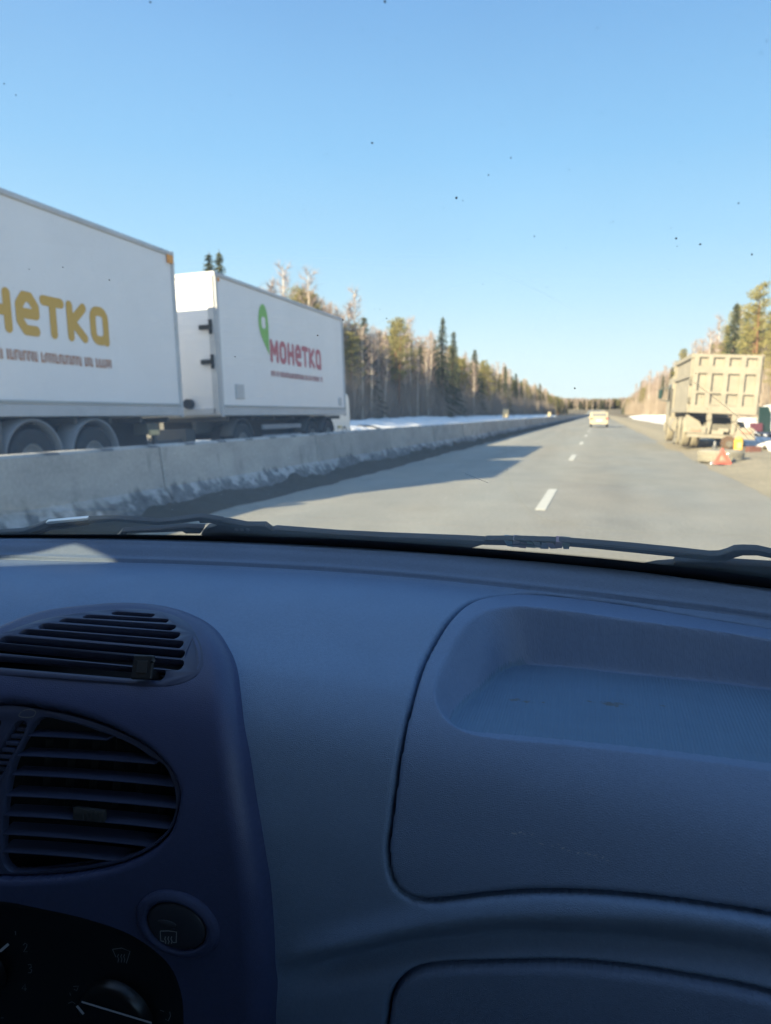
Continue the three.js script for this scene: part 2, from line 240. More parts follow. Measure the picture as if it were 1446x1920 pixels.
const kinds = { birch: [birch(), birch(), birch(), birch(), birch()], pine: [pine(), pine(), pine()], spruce: [spruce(), spruce(), spruce()] };
const protoTrees = new Map();
function tree(kind, v, x, z, sc, label, group, tint) {
  const key = kind + v, k = kinds[kind][v], name = { birch: 'birch_tree', pine: 'pine_tree', spruce: 'spruce_tree' }[kind]; let o;
  if (!protoTrees.has(key)) { o = new THREE.Group(); mk('trunk', [k.trunk], k.bark, o); mk('crown', [k.crown], k.leaf, o); protoTrees.set(key, o); } else o = protoTrees.get(key).clone();
  o.name = numbered(name); o.position.set(x, bank(x, z), z); o.rotation.y = rr(0, 6.28); o.scale.set(sc * rr(0.9, 1.1), sc, sc * rr(0.9, 1.1)); scene.add(o);
  return tag(o, label, 'tree', group);
}
const LBL = {
  birch: ['bare birch with pale trunk and purplish twigs in the left forest edge', 'bare birches along the left forest edge', 'bare birch with pale trunk in the forest edge right of the road', 'bare birches along the right forest edge'],
  pine: ['olive green pine among bare birches in the left forest edge', 'pines in the left forest edge', 'olive green pine in the forest edge right of the road', 'pines in the right forest edge'],
  spruce: ['dark narrow spruce rising from the left forest edge', 'spruces in the left forest edge', 'dark narrow spruce in the forest edge right of the road', 'spruces in the right forest edge'],
};
const atX = (px, x) => onX(px, 780, x).z;
// trees that stand out in the photograph: [kind, variant, pixel column, x, top pixel row, label]
for (const [kind, v, px, x, top, label] of [
  ['pine', 0, 748, -31.5, 592, 'broad yellow-green pine standing right of the far trailer'],
  ['spruce', 0, 829, -31.5, 588, 'tallest dark spruce right of the broad yellow-green pine'],
  ['spruce', 1, 849, -31.5, 616, 'second dark spruce, right beside the tallest one'],
  ['spruce', 2, 889, -32, 650, 'lone pointed spruce behind a pale bright birch stem'],
  ['spruce', 1, 402, -39, 470, 'left one of two spruce tops above the far trailer roof'],
  ['spruce', 0, 419, -40, 466, 'right one of two spruce tops above the far trailer roof'],
  ['spruce', 2, 684, -32.5, 588, 'slim spruce top just right of the far trailer end'],
  ['spruce', 1, 946, -31.5, 682, 'farther spruce pair member with tallest tip before the horizon'],
  ['birch', 4, 722, -31, 640, 'slender pale birch trunk left of the broad yellow-green pine'],
  ['birch', 2, 783, -31, 660, 'low pale birch between the pine and the reddish birch'],
  ['pine', 2, 915, -31.5, 682, 'yellow-green pine just beyond the lone spruce'],
  ['pine', 1, 660, -32, 620, 'pine half hidden by the far trailer end'],
  ['birch', 1, 803, -30.8, 622, 'reddish birch with bright double trunk left of the tallest spruce'],
  ['birch', 0, 889, -30.8, 672, 'pale bright birch stem in front of the lone spruce'],
  ['birch', 2, 680, -30.8, 600, 'nearest birch with pale trunk right of the far trailer'],
  ['birch', 3, 696, -30.8, 612, 'second pale birch trunk right of the far trailer'],
  ['pine', 1, 1412, 18, 540, 'tall sparse pine rising above the dump truck'],
  ['pine', 2, 1452, 15, 585, 'dense yellow pine at the right edge above the white van'],
  ['spruce', 1, 1358, 25, 622, 'dark spruce tip directly above the dump truck body'],
  ['spruce', 0, 1335, 25, 640, 'small dark spruce tip above the left part of the dump truck'],
  ['birch', 4, 1428, 20, 640, 'white birch trunk right of the dump truck body'],
]) {
  const z = atX(px, x), top3 = onX(px, top, x), H = kinds[kind][v].crown; H.computeBoundingBox(); tree(kind, v, x, z, (top3.y - bank(x, z)) / H.boundingBox.max.y, label);
}
const pick = (a, b) => { const r = R(); return r < a ? 'birch' : r < b ? 'spruce' : 'pine'; };
for (let k = 0; k < 120; k++) { const z = -82 - 430 * Math.pow(k / 120, 1.4) + rr(-1.5, 1.5), x = -33.5 - rr(0, 6), kind = pick(0.5, 0.7); tree(kind, Math.floor(R() * kinds[kind].length), x, z, rr(0.75, 1.05), LBL[kind][0], LBL[kind][1]); }
for (let k = 0; k < 110; k++) { const z = -42 - 430 * Math.pow(k / 110, 1.4) + rr(-1.5, 1.5), x = 19.5 + rr(0, 6), kind = z > -115 ? pick(0.2, 0.55) : pick(0.6, 0.78); tree(kind, Math.floor(R() * kinds[kind].length), x, z, rr(0.75, 1.1) * (z > -115 ? 0.66 : 1), LBL[kind][2], LBL[kind][3]); }
{
  const col = (g, c) => { const n = g.attributes.position.count, a = new Float32Array(n * 3); for (let i = 0; i < n; i++) a.set(c, i * 3); const q = g.clone(); q.setAttribute('color', new THREE.BufferAttribute(a, 3)); return q; };
  const vm = mat([1, 1, 1], 1, { vertexColors: true });
  const place = (name, g, m, pts, label, cat) => { const o = new THREE.InstancedMesh(g, m, pts.length), mm = new THREE.Matrix4(); pts.forEach(([x, y, z, s, sy], i) => { mm.compose(V(x, y, z), new THREE.Quaternion().setFromAxisAngle(V(0, 1, 0), rr(0, 6.28)), V(s, sy, s)); o.setMatrixAt(i, mm); }); o.name = numbered(name); o.castShadow = o.receiveShadow = true; scene.add(o); tag(o, label, cat, null, 'stuff'); };
  const cols = { birch: [[0.42, 0.36, 0.29], [0.38, 0.295, 0.25]], pine: [[0.22, 0.12, 0.07], [0.22, 0.2, 0.07]], spruce: [[0.08, 0.06, 0.05], [0.075, 0.088, 0.045]] };
  for (const [kind, share] of [['birch', 5], ['pine', 2], ['spruce', 3]]) for (let v = 0; v < Math.min(3, kinds[kind].length); v++) {
    const k = kinds[kind][v], g = mergeGeometries([col(k.trunk, cols[kind][0]), col(k.crown, cols[kind][1])]), pts = [];
    for (let i = 0; i < share * 105; i++) { const left = R() < 0.55, z = (left ? -98 : -40) - 900 * Math.pow(R(), 1.5), x = left ? -39 - 40 * Math.pow(R(), 1.6) : 25 + 40 * Math.pow(R(), 1.6), s = rr(0.78, 1.05) * (left ? 1 : 0.95) * (kind === 'spruce' ? 0.95 : 1); pts.push([x, bank(x, z), z, s, s]); }
    for (let i = 0; i < share * 60; i++) { const z = rr(-1280, -1500), x = rr(-200, 330), s = rr(0.8, 1.1); pts.push([x, bank(x, z) - 2, z, s * 2.6, s]); }
    place('forest', g, vm, pts, { birch: 'bare deciduous wood filling in behind both forest edges', pine: 'scattered pines deeper in the wood behind both edges', spruce: 'dark spruces deeper in the wood behind both edges' }[kind], 'forest');
  }
  for (let v = 0; v < 2; v++) {
    const t = new Tris(); for (let i = 0; i < 260; i++) { const a = V(rr(-1, 1), rr(0, 0.9), rr(-1, 1)); blade(t, a, V(rr(-0.4, 0.4), rr(0.6, 2.2), rr(-0.4, 0.4)), rr(0.02, 0.05)); }
    const pts = []; for (let i = 0; i < 2600; i++) { const z = -24 - 520 * Math.pow(R(), 1.5), l = R() < 0.6, x = l ? -31.5 - rr(0, 9) : 18.5 + rr(0, 8), s = rr(0.9, 2.1); pts.push([x, bank(x, z) - 0.1, z, s, s * rr(0.8, 1.9)]); }
    place('undergrowth', t.geo(), T.brush, pts, 'leafless grey brown undergrowth at the foot of the trees', 'undergrowth');
  }
}

// ---------------------------------------------------------------- vehicles on and beside the road
const D5 = at8(dustMap, 2.3);
const dusty = (c, r = 0.8, o = {}) => mat(c.map((x) => x * 2), r, { map: D5, ...o });
const DW = at8(tex(256, (u, v) => { const k = 0.5 * (1 + pfbm(u, v, 4, 4, 51.3) * 0.09 + pfbm(u, v, 50, 2, 2.9) * 0.03); return [k, k, k]; }), 3.7);
const K = {
  boxWhite: dusty([0.82, 0.81, 0.82], 0.45, { map: DW }), boxDirty: dusty([0.4, 0.4, 0.38], 0.7), rail: dusty([0.5, 0.51, 0.53], 0.5), steel: dusty([0.1, 0.1, 0.1], 0.7), black: mat([0.02, 0.02, 0.022], 0.75), tyre: dusty([0.04, 0.04, 0.042], 0.9), rim: dusty([0.3, 0.3, 0.3], 0.5), guard: dusty([0.26, 0.27, 0.29], 0.6),
  glass: mat([0.02, 0.025, 0.03], 0.08), dust: dusty([0.3, 0.27, 0.215], 0.95), dustDark: dusty([0.15, 0.135, 0.105], 0.95), dustTyre: dusty([0.25, 0.22, 0.16], 1), orange: mat([0.8, 0.33, 0.05], 0.5), lampTan: mat([0.7, 0.55, 0.28], 0.4), red: mat([0.5, 0.03, 0.025], 0.4),
  cream: mat([0.46, 0.4, 0.28], 0.45), white: mat([0.78, 0.78, 0.76], 0.45), green: mat([0.02, 0.05, 0.045], 0.3), maroon: mat([0.09, 0.02, 0.035], 0.6), navy: mat([0.03, 0.05, 0.12], 0.5), yellow: mat([0.72, 0.42, 0.06], 0.45), brown: mat([0.12, 0.075, 0.045], 0.85), chrome: mat([0.8, 0.8, 0.8], 0.12, { metalness: 1 }),
};
function tyreGeo(R0, w, hole = 0.55) { const h = w / 2, pts = [[R0 * hole, -h * 0.86], [R0 * 0.9, -h], [R0 * 0.985, -h * 0.8], [R0, -h * 0.5], [R0, h * 0.5], [R0 * 0.985, h * 0.8], [R0 * 0.9, h], [R0 * hole, h * 0.86]]; const g = new THREE.LatheGeometry(pts.map((p) => new THREE.Vector2(...p)), 36); g.rotateZ(Math.PI / 2); return norm(g); }
function rimGeo(r, w) { const h = w / 2, pts = [[0.001, h * 0.72], [r * 0.3, h * 0.72], [r * 0.34, h * 0.4], [r * 0.8, h * 0.3], [r * 0.9, h * 0.86], [r * 1.02, h * 0.9], [r * 1.02, -h * 0.9], [r * 0.9, -h * 0.86], [r * 0.8, -h * 0.3], [r * 0.34, -h * 0.4], [r * 0.3, -h * 0.72], [0.001, -h * 0.72]]; const g = new THREE.LatheGeometry(pts.map((p) => new THREE.Vector2(...p)), 28); g.rotateZ(Math.PI / 2); const parts = [norm(g)]; for (const s of [-1, 1]) for (let k = 0; k < 10; k++) { const a = k * 0.628; parts.push(cyl(0.018, 0.018, 0.04, 6, s * h * 0.42, Math.cos(a) * r * 0.55, Math.sin(a) * r * 0.55, 'x')); } return mergeGeometries(parts); }
function wheel(par, x, y, z, r, w, tm, rm) { const t = mk('wheel', [tyreGeo(r, w)], tm, par); t.position.set(x, y, z); mk('rim', [rimGeo(r * 0.55, w * 0.9)], rm, t); return t; }
// print for the trailer sides: the shop lettering in thick round strokes, a pin sign and a small unreadable tagline
function lettering(ink, tagInk, pin) {
  const W = 2048, H = 1024, c = document.createElement('canvas'); c.width = W; c.height = H; const g = c.getContext('2d');
  g.clearRect(0, 0, W, H);
  const x0 = 430, ht = 250, y0 = 470, lw = 60; g.lineCap = 'round'; g.lineJoin = 'round'; g.strokeStyle = ink; g.lineWidth = lw;
  const L = (pts) => { g.beginPath(); pts.forEach((p, i) => (i ? g.lineTo(p[0], p[1]) : g.moveTo(p[0], p[1]))); g.stroke(); };
  const t = y0 + lw / 2, b = y0 + ht - lw / 2, m = (t + b) / 2, wd = 130; let x = x0 + 33; const st = 222;
  L([[x, b], [x, t], [x + 78, m + 20], [x + 156, t], [x + 156, b]]); x += st + 22;                                       // M
  g.beginPath(); g.roundRect(x, t, wd, b - t, 58); g.stroke(); x += st;                                                  // O
  L([[x, t], [x, b]]); L([[x + wd, t], [x + wd, b]]); L([[x, m], [x + wd, m]]); x += st;                                 // H
  L([[x, m], [x + wd, m], [x + wd, t + 50], [x + wd - 40, t], [x + 40, t], [x, t + 50], [x, b - 50], [x + 40, b], [x + wd - 5, b]]); x += st - 12;   // e
  L([[x - 10, t], [x + wd + 10, t]]); L([[x + wd / 2, t], [x + wd / 2, b]]); x += st - 4;                                // T
  L([[x, t], [x, b]]); L([[x + wd, t], [x + 18, m], [x + wd, b]]); x += st;                                              // K
  g.beginPath(); g.roundRect(x, t, wd, b - t, 50); g.stroke(); L([[x + wd, m], [x + wd, b + 4]]);                        // a
  const xe = x + wd + 33; g.fillStyle = tagInk;
  for (let q = x0; q < xe; ) { const w = 14 + 18 * R(); if (R() < 0.14) { q += 22; continue; } g.fillRect(q, y0 + ht + 88, w * 0.42, 60); g.fillRect(q, y0 + ht + 88 + (R() < 0.5 ? 0 : 46), w, 14); g.fillRect(q + w - 6, y0 + ht + 88 + 12 * R(), 6, 48); q += w + 7; }
  if (pin) { g.fillStyle = pin; g.beginPath(); g.moveTo(x0 - 20, 650); g.bezierCurveTo(x0 - 90, 560, x0 - 250, 470, x0 - 250, 320); g.bezierCurveTo(x0 - 250, 210, x0 - 190, 130, x0 - 120, 130); g.bezierCurveTo(x0 - 50, 130, x0 - 12, 230, x0 - 12, 360); g.closePath(); g.fill(); g.globalCompositeOperation = 'destination-out'; g.beginPath(); g.roundRect(x0 - 175, 260, 96, 120, 30); g.fill(); g.globalCompositeOperation = 'source-over'; }
  const tx = new THREE.CanvasTexture(c); tx.colorSpace = THREE.SRGBColorSpace; tx.userData = { x0, xe, y0, ht }; return tx;
}
function boxUnit(o, z0, z1, opts) {                 // a box body from z0 (near) to z1 (far); group origin under its middle, side at x = +1.25
  const L = z0 - z1, yb = 1.17, yt = opts.top, h = yt - yb, p = o;
  const body = mk('box_body', [bx(2.44, h, L, 0, yb + h / 2, 0, 0.03)], K.boxWhite, p);
  const rails = []; for (const s of [-1, 1]) { rails.push(bx(0.1, 0.1, L + 0.02, s * 1.2, yt - 0.02, 0, 0.03), bx(0.06, 0.17, L + 0.02, s * 1.222, yb + 0.085, 0), bx(0.06, h + 0.06, 0.09, s * 1.224, yb + h / 2, L / 2 - 0.03), bx(0.06, h + 0.06, 0.09, s * 1.224, yb + h / 2, -L / 2 + 0.03)); }
  for (const e of [-1, 1]) rails.push(bx(2.5, 0.1, 0.08, 0, yt - 0.02, e * (L / 2 - 0.01)));
  mk('edge_rail', rails, K.rail, p);
    mk('skirt_strip', [bx(0.02, 0.05, L - 0.2, 1.258, yb + 0.21, 0)], K.boxDirty, p);
  mk('corner_marker', [bx(0.03, 0.16 * (opts.small || 1), 0.2 * (opts.small || 1), 1.25, yt - 0.13, opts.markAt * (L / 2 - 0.12))], K.orange, p);
  const fr = []; for (const s of [-0.42, 0.42]) fr.push(bx(0.12, 0.28, L - 0.3, s, 0.92, 0)); for (let k = 0; k < 7; k++) fr.push(bx(2.3, 0.1, 0.08, 0, 1.1, -L / 2 + 0.4 + (k * (L - 0.8)) / 6)); mk('chassis', fr, K.steel, p);
  return { yb, yt, h, L, body };
}
function printOn(p, tx, zL, yTop, wM, hM, x) {      // a flat printed sheet on the side; zL is its near (left in view) end
  const g = new THREE.PlaneGeometry(wM, hM); g.rotateY(Math.PI / 2); g.translate(x, yTop - hM / 2, zL - wM / 2);
  return mk('side_print', [g], mat([1, 1, 1], 0.6, { map: tx, transparent: true, alphaTest: 0.35 }), p);
}
const ROADL = 0.12, LEAN = 0.035;
{ // the near unit: rigid box lorry, its cab is out of the frame on the left
  const z0 = -7.2, z1 = -13.42, o = thing('box_lorry', 'near white box lorry with yellow lettering, cut by the left edge', 'truck', [-9.24, ROADL, (z0 + z1) / 2]); o.rotation.z = LEAN;
  const b = boxUnit(o, z0, z1, { top: 4.32, markAt: -1 }), L = b.L;
  const tx = lettering('#d0a548', '#bd9078', null), S = 3.05 / 1545 * 1.28;
  const yl = onX(120, 520, -8.02).y - ROADL, W = 2048 * S, H = 1024 * S, zEnd = onX(211, 600, -8.03).z - (z0 + z1) / 2, zL = zEnd + tx.userData.xe * S;
  { const m = printOn(o, tx, zL, 4.17, W, H, 1.2262); m.geometry.scale(1, 1, 1); m.userData.label = 'yellow lettering with a faint reddish line under it'; }
  for (const z of [-9.3, -10.72]) { const zz = z - (z0 + z1) / 2; for (const s of [-1, 1]) { wheel(o, s * 1.02, 0.5, zz, 0.5, 0.32, K.tyre, K.rim); wheel(o, s * 0.68, 0.5, zz, 0.5, 0.3, K.tyre, K.rim); const a = new THREE.TorusGeometry(0.6, 0.045, 6, 24, Math.PI * 0.92); a.scale(1, 1, 5); a.rotateZ(0.12); a.rotateY(Math.PI / 2); a.translate(s * 1.0, 0.52, zz); mk('mudguard', [norm(a)], K.guard, o); } mk('axle', [cyl(0.07, 0.07, 2, 10, 0, 0.5, zz, 'x')], K.steel, o); }
  mk('marker_lamp', [bx(0.06, 0.1, 0.3, 1.16, 0.86, -L / 2 + 0.95)], K.lampTan, o); mk('lamp_bracket', [bx(0.3, 0.2, 0.36, 1.0, 0.93, -L / 2 + 0.95)], K.dustDark, o);
  mk('rear_underrun_bar', [bx(2.3, 0.12, 0.1, 0, 0.55, -L / 2 + 0.1), bx(0.08, 0.5, 0.08, -0.6, 0.8, -L / 2 + 0.1), bx(0.08, 0.5, 0.08, 0.6, 0.8, -L / 2 + 0.1)], K.steel, o);
  mk('underbody_blackout', [bx(1.3, 0.5, 5.4, 0, 0.86, 0)], K.black, o); mk('tool_box', [bx(0.5, 0.5, 0.9, 0.98, 0.85, L / 2 - 1.0)], K.steel, o);  // black box added beneath the body to paint in the dark underside
  const cz = L / 2; // cab ahead of the box (towards the viewer, off frame): casts the slanting end of the shadow
  mk('cab', [prism([[0, 0.5], [1.95, 0.5], [2.05, 1.5], [1.7, 2.75], [1.3, 2.9], [0, 2.9]].map(([a, y]) => [a, y]), 2.4, 0.04, -1.2).rotateY(-Math.PI / 2).translate(0, 0, cz + 0.15)], K.boxWhite, o);
  mk('wind_deflector', [prism([[0, 2.88], [1.2, 2.88], [0.35, 3.9], [0, 3.95]], 2.2, 0.03, -1.1).rotateY(-Math.PI / 2).translate(0, 0, cz + 0.18)], K.boxWhite, o);
  for (const s of [-1, 1]) wheel(o, s * 1.02, 0.5, cz + 1.0, 0.5, 0.32, K.tyre, K.rim);
  for (const s of [-1, 1]) mk('mirror', [bx(0.2, 0.5, 0.16, s * 1.45, 2.2, cz + 1.8), bar([s * 1.2, 2.45, cz + 1.7], [s * 1.42, 2.45, cz + 1.8], 0.02)], K.black, o);
}
{ // the far unit: full trailer with red lettering and a green sign
  const z0 = -15.08, z1 = -23.5, zc = (z0 + z1) / 2, o = thing('box_trailer', 'white box trailer with red lettering and a green pin sign, coupled behind the lorry', 'trailer', [-9.24, ROADL, zc]); o.rotation.z = LEAN;
  const b = boxUnit(o, z0, z1, { top: 4.25, markAt: 1, small: 0.5 }), L = b.L;
  const tx = lettering('#bd6a74', '#bd8888', '#82bb62'), zA = onX(511, 665, -8.05).z, zB = onX(606, 680, -8.05).z, S = (zA - zB) / (tx.userData.xe - tx.userData.x0);
  const yA = onX(511, 638, -8.07).y - ROADL; const zL = zA - zc + tx.userData.x0 * S;
  printOn(o, tx, zL, yA + tx.userData.y0 * S, 2048 * S, 1024 * S, 1.2262).userData.label = 'red lettering with a green map pin sign at its left';
  // front wall towards the lorry: frame, hinges, service panel
  const f = L / 2 + 0.02; mk('front_frame', [bx(0.16, b.h - 0.1, 0.06, 1.12, b.yb + b.h / 2, f), bx(0.16, b.h - 0.1, 0.06, -1.12, b.yb + b.h / 2, f), bx(2.2, 0.14, 0.06, 0, b.yb + 0.1, f)], K.rail, o);
  for (const y of [2.35, 3.1]) mk('hinge', [bx(0.3, 0.1, 0.07, 0.96, y, f + 0.03), cyl(0.04, 0.04, 0.3, 8, 1.1, y, f + 0.06)], K.black, o);
  mk('service_panel', [bx(0.6, 0.4, 0.1, -0.2, 1.55, f)], K.steel, o); mk('air_coupling', [cyl(0.11, 0.11, 0.16, 14, 0.45, 1.45, f + 0.05, 'z')], K.black, o);
  mk('side_hatch', [bx(0.03, 0.34, 0.42, 1.232, b.yb + 0.55, L / 2 - 0.9)], K.rail, o);
  mk('side_hatch', [bx(0.03, 0.26, 0.26, 1.232, b.yb + 0.42, -L / 2 + 0.5)], K.rail, o);
  for (const z of [L / 2 - 1.1, -L / 2 + 1.5, -L / 2 + 2.85]) { for (const s of [-1, 1]) { wheel(o, s * 1.02, 0.5, z, 0.5, 0.32, K.tyre, K.rim); wheel(o, s * 0.68, 0.5, z, 0.5, 0.3, K.tyre, K.rim); const a = new THREE.TorusGeometry(0.58, 0.03, 6, 20, Math.PI * 0.8); a.scale(1, 1, 6); a.rotateZ(0.3); a.rotateY(Math.PI / 2); a.translate(s * 1.0, 0.52, z); mk('mudguard', [norm(a)], K.steel, o); } mk('axle', [cyl(0.07, 0.07, 2, 10, 0, 0.5, z, 'x')], K.steel, o); }
  mk('side_guard', [bx(0.05, 0.12, 2.5, 1.2, 0.62, 0.9), bx(0.05, 0.12, 2.5, 1.2, 0.88, 0.9)], K.guard, o);
  mk('drawbar', [bx(0.14, 0.12, 2.0, 0.25, 0.62, f + 0.9), bx(0.14, 0.12, 2.0, -0.25, 0.62, f + 0.9), bx(0.9, 0.3, 0.4, 0, 0.75, f + 0.05)], K.steel, o);
  mk('underbody_blackout', [bx(1.3, 0.5, 4.4, 0, 0.86, 0.3), bx(1.2, 0.5, 2.4, 0, 0.86, -2.3)], K.black, o); mk('rear_lamp', [bx(0.05, 0.1, 0.34, 1.2, 0.78, -L / 2 + 0.55)], K.lampTan, o);  // black boxes stand in for shade under the trailer floor
  mk('rear_underrun_bar', [bx(2.3, 0.12, 0.1, 0, 0.55, -L / 2 + 0.1)], K.steel, o);
}
{ // white van peeping out behind the trailer
  const o = thing('white_van', 'white van mostly hidden behind the far end of the box trailer', 'van', [-12.35, ROADL, -31.6]); o.rotation.z = LEAN * 0.5;
  const side = [[-2.35, 0.35], [2.5, 0.35], [2.55, 0.9], [2.05, 1.25], [1.35, 2.05], [-2.1, 2.15], [-2.3, 1.9], [-2.4, 0.9]];
  mk('body', [prism(side, 1.9, 0.07, -0.95).rotateY(-Math.PI / 2)], K.white, o);
  mk('side_window', [bx(0.02, 0.5, 0.9, 0.96, 1.6, 0.8), bx(0.02, 0.5, 0.9, -0.96, 1.6, 0.8)], K.glass, o); mk('rear_window', [bx(1.4, 0.55, 0.04, 0, 1.6, -2.36)], K.glass, o);
  for (const z of [-1.5, 1.6]) for (const s of [-1, 1]) wheel(o, s * 0.85, 0.34, z, 0.34, 0.22, K.tyre, K.rim);
  mk('bumper', [bx(1.9, 0.22, 0.14, 0, 0.48, -2.42, 0.04)], K.white, o);
}
{ // light car ahead in the right lane
  const o = thing('passenger_car', 'cream coloured car driving ahead in the right lane', 'car', [-0.05, 0, -77]);
  const side = [[-0.02, 0.32], [4.2, 0.32], [4.25, 0.7], [3.9, 0.86], [3.1, 0.92], [2.35, 1.44], [0.55, 1.5], [0.12, 1.0], [-0.02, 0.88]];
  mk('body', [toCreasedNormals(prism(side, 1.74, 0.09, -0.87).rotateY(Math.PI / 2).translate(0, 0, 0), 0.6)], K.cream, o);
  mk('rear_window', [bx(1.3, 0.4, 0.03, 0, 1.24, -0.3).rotateX(0)], mat([0.2, 0.2, 0.19], 0.3), o); const rw = o.children[1]; rw.geometry.translate(0, -1.24, 0.3); rw.geometry.rotateX(-0.7); rw.geometry.translate(0, 1.245, -0.28);  // paler glass colour stands in for reflected sky
  for (const s of [-1, 1]) { mk('tail_lamp', [bx(0.26, 0.16, 0.05, s * 0.7, 0.86, 0.0)], K.red, o); mk('mirror', [bx(0.16, 0.12, 0.1, s * 0.98, 0.98, -2.55)], K.cream, o); mk('side_window', [bx(0.02, 0.36, 1.7, s * 0.865, 1.2, -1.5)], K.glass, o); }
  mk('bumper', [bx(1.7, 0.26, 0.12, 0, 0.45, 0.04, 0.05)], K.cream, o); mk('number_plate', [bx(0.5, 0.11, 0.02, 0, 0.68, 0.035)], K.white, o);
  for (const z of [-0.8, -3.4]) for (const s of [-1, 1]) wheel(o, s * 0.78, 0.31, z, 0.31, 0.2, K.tyre, K.rim);
}
{ // the broken-down dump truck
  const Z = -29.5, p = (x, y) => onZ(x, y, Z), o = thing('dump_truck', 'dusty beige dump truck leaning on the right shoulder, seen from behind', 'truck'); const c = p(1347, 836);
  const gy = bank(c.x, Z); o.position.set(c.x, gy, Z); o.rotation.z = -0.045; o.rotation.y = 0.02;
  const W = 2.24, B0 = 1.24, B1 = 3.34, w2 = W / 2, m = K.dust;
  const box = [bx(W, 0.1, 5.2, 0, B0 + 0.05, -2.62), bx(W, B1 - B0, 0.08, 0, (B0 + B1) / 2, -5.2)];
  for (const s of [-1, 1]) box.push(bx(0.07, B1 - B0, 5.2, s * (w2 - 0.035), (B0 + B1) / 2, -2.62));
  mk('dump_body', box, m, o);
  const rib = []; for (const s of [-1, 1]) { for (let k = 0; k < 2; k++) rib.push(bx(0.08, B1 - B0 - 0.1, 0.14, s * (w2 + 0.035), (B0 + B1) / 2, -0.12 - k * 4.9)); rib.push(bx(0.1, 0.16, 5.3, s * (w2 + 0.03), B1 - 0.06, -2.62), bx(0.09, 0.14, 5.3, s * (w2 + 0.03), B0 + 1.35, -2.62), bx(0.09, 0.16, 5.3, s * (w2 + 0.03), B0 + 0.08, -2.62)); } mk('side_rib', rib, m, o);
  // tailgate: sheet with a grid of ribs standing proud of it
  const tg = mk('tailgate', [bx(W, B1 - B0, 0.05, 0, (B0 + B1) / 2, 0.0)], m, o), Hh = B1 - B0, yy = (f) => B1 - f * Hh, tr = [];
  const cx0 = [-0.5, -0.197, -0.002, 0.22, 0.42, 0.5];
  const colX = [-w2 + 0.09, -0.56, -0.02, 0.53, w2 - 0.07], cw = [0.17, 0.17, 0.17, 0.17, 0.15];
  for (let k = 0; k < 5; k++) tr.push(bx(cw[k], Hh, 0.11, colX[k], (B0 + B1) / 2, 0.07, 0.008));
  for (const [f0, f1] of [[0, 0.055], [0.2, 0.325], [0.625, 0.665], [0.865, 1]]) tr.push(bx(W, (f1 - f0) * Hh, 0.108, 0, yy((f0 + f1) / 2), 0.069, 0.008));
  tr.push(bx(1.12, 0.07, 0.1, 0, yy(0.845), 0.06)); for (const g of tr) mk('tailgate_rib', [g], m, tg);
  mk('tailgate_latch', [bx(0.12, 0.2, 0.14, -w2 - 0.03, B0 + 1.1, 0.04), bx(0.12, 0.2, 0.14, -w2 - 0.03, B0 + 0.45, 0.04)], K.dustDark, o);
  for (const s of [-0.42, 0.42]) { mk('body_hinge', [bx(0.16, 0.3, 0.2, s, B0 - 0.1, 0), prism([[-0.09, 0], [0.06, 0], [0.13, 0.62], [-0.03, 0.62]], 0.14, 0.01, -0.1).translate(s, 0.5, 0)], m, o); }
  mk('chassis', [bx(0.16, 0.3, 6.6, -0.4, 0.75, -3.4), bx(0.16, 0.3, 6.6, 0.4, 0.75, -3.4), bx(1.0, 0.26, 0.12, 0, 0.74, -0.1), bx(1.1, 0.34, 3.6, 0, 0.95, -3)], K.dustDark, o);
  mk('underrun_beam', [bx(2.28, 0.13, 0.12, 0.03, 0.42, 0.05), bx(0.1, 0.4, 0.1, -0.55, 0.6, 0.02), bx(0.1, 0.4, 0.1, 0.6, 0.6, 0.02)], m, o);
  mk('light_board', [bx(0.62, 0.24, 0.08, -0.8, 0.62, 0.08), bx(0.34, 0.13, 0.1, 0.1, 0.66, 0.06), bx(0.4, 0.16, 0.1, -0.1, 0.56, 0.1)], m, o);
  mk('tail_lamp', [bx(0.34, 0.1, 0.05, -0.85, 0.62, 0.13)], dusty([0.4, 0.24, 0.17], 0.8), o); mk('tail_lamp', [bx(0.34, 0.1, 0.05, 0.85, 0.62, 0.13)], dusty([0.4, 0.24, 0.17], 0.8), o);
  mk('mud_flap', [prism([[-1.18, 0.72], [-0.55, 0.72], [-0.72, 0.95], [-1.1, 1.16], [-1.18, 1.16]], 0.06, 0.01, -0.28), prism([[0.5, 0.42], [1.12, 0.42], [1.14, 0.72], [1.0, 0.8], [0.72, 0.78], [0.5, 0.62]], 0.1, 0.01, 0.0)], m, o);
  for (const z of [-1.0, -2.35]) { for (const s of [-1, 1]) for (const q of [1.06, 0.72]) if (!(s > 0 && q > 1 && z > -1.5)) wheel(o, s * q, 0.48, z, 0.5, 0.3, K.dustTyre, K.dustDark); mk('axle', [cyl(0.09, 0.09, 2.0, 10, 0, 0.5, z, 'x'), bx(0.4, 0.4, 0.4, 0, 0.5, z, 0.1)], K.dustDark, o); const a = new THREE.TorusGeometry(0.57, 0.02, 5, 16, Math.PI); a.scale(1, 1, 15); a.rotateY(Math.PI / 2); a.translate(-0.9, 0.5, z); mk('mudguard', [norm(a)], m, o); }
  for (const s of [-1, 1]) wheel(o, s * 1.06, 0.48, -6.2, 0.5, 0.3, K.dustTyre, K.dustDark);
  const cab = mk('cab', [prism([[0, 0.7], [1.75, 0.7], [1.85, 1.6], [1.65, 2.75], [0, 2.85]], 2.36, 0.05, -1.18).rotateY(Math.PI / 2).translate(0, 0, -5.55)], m, o);
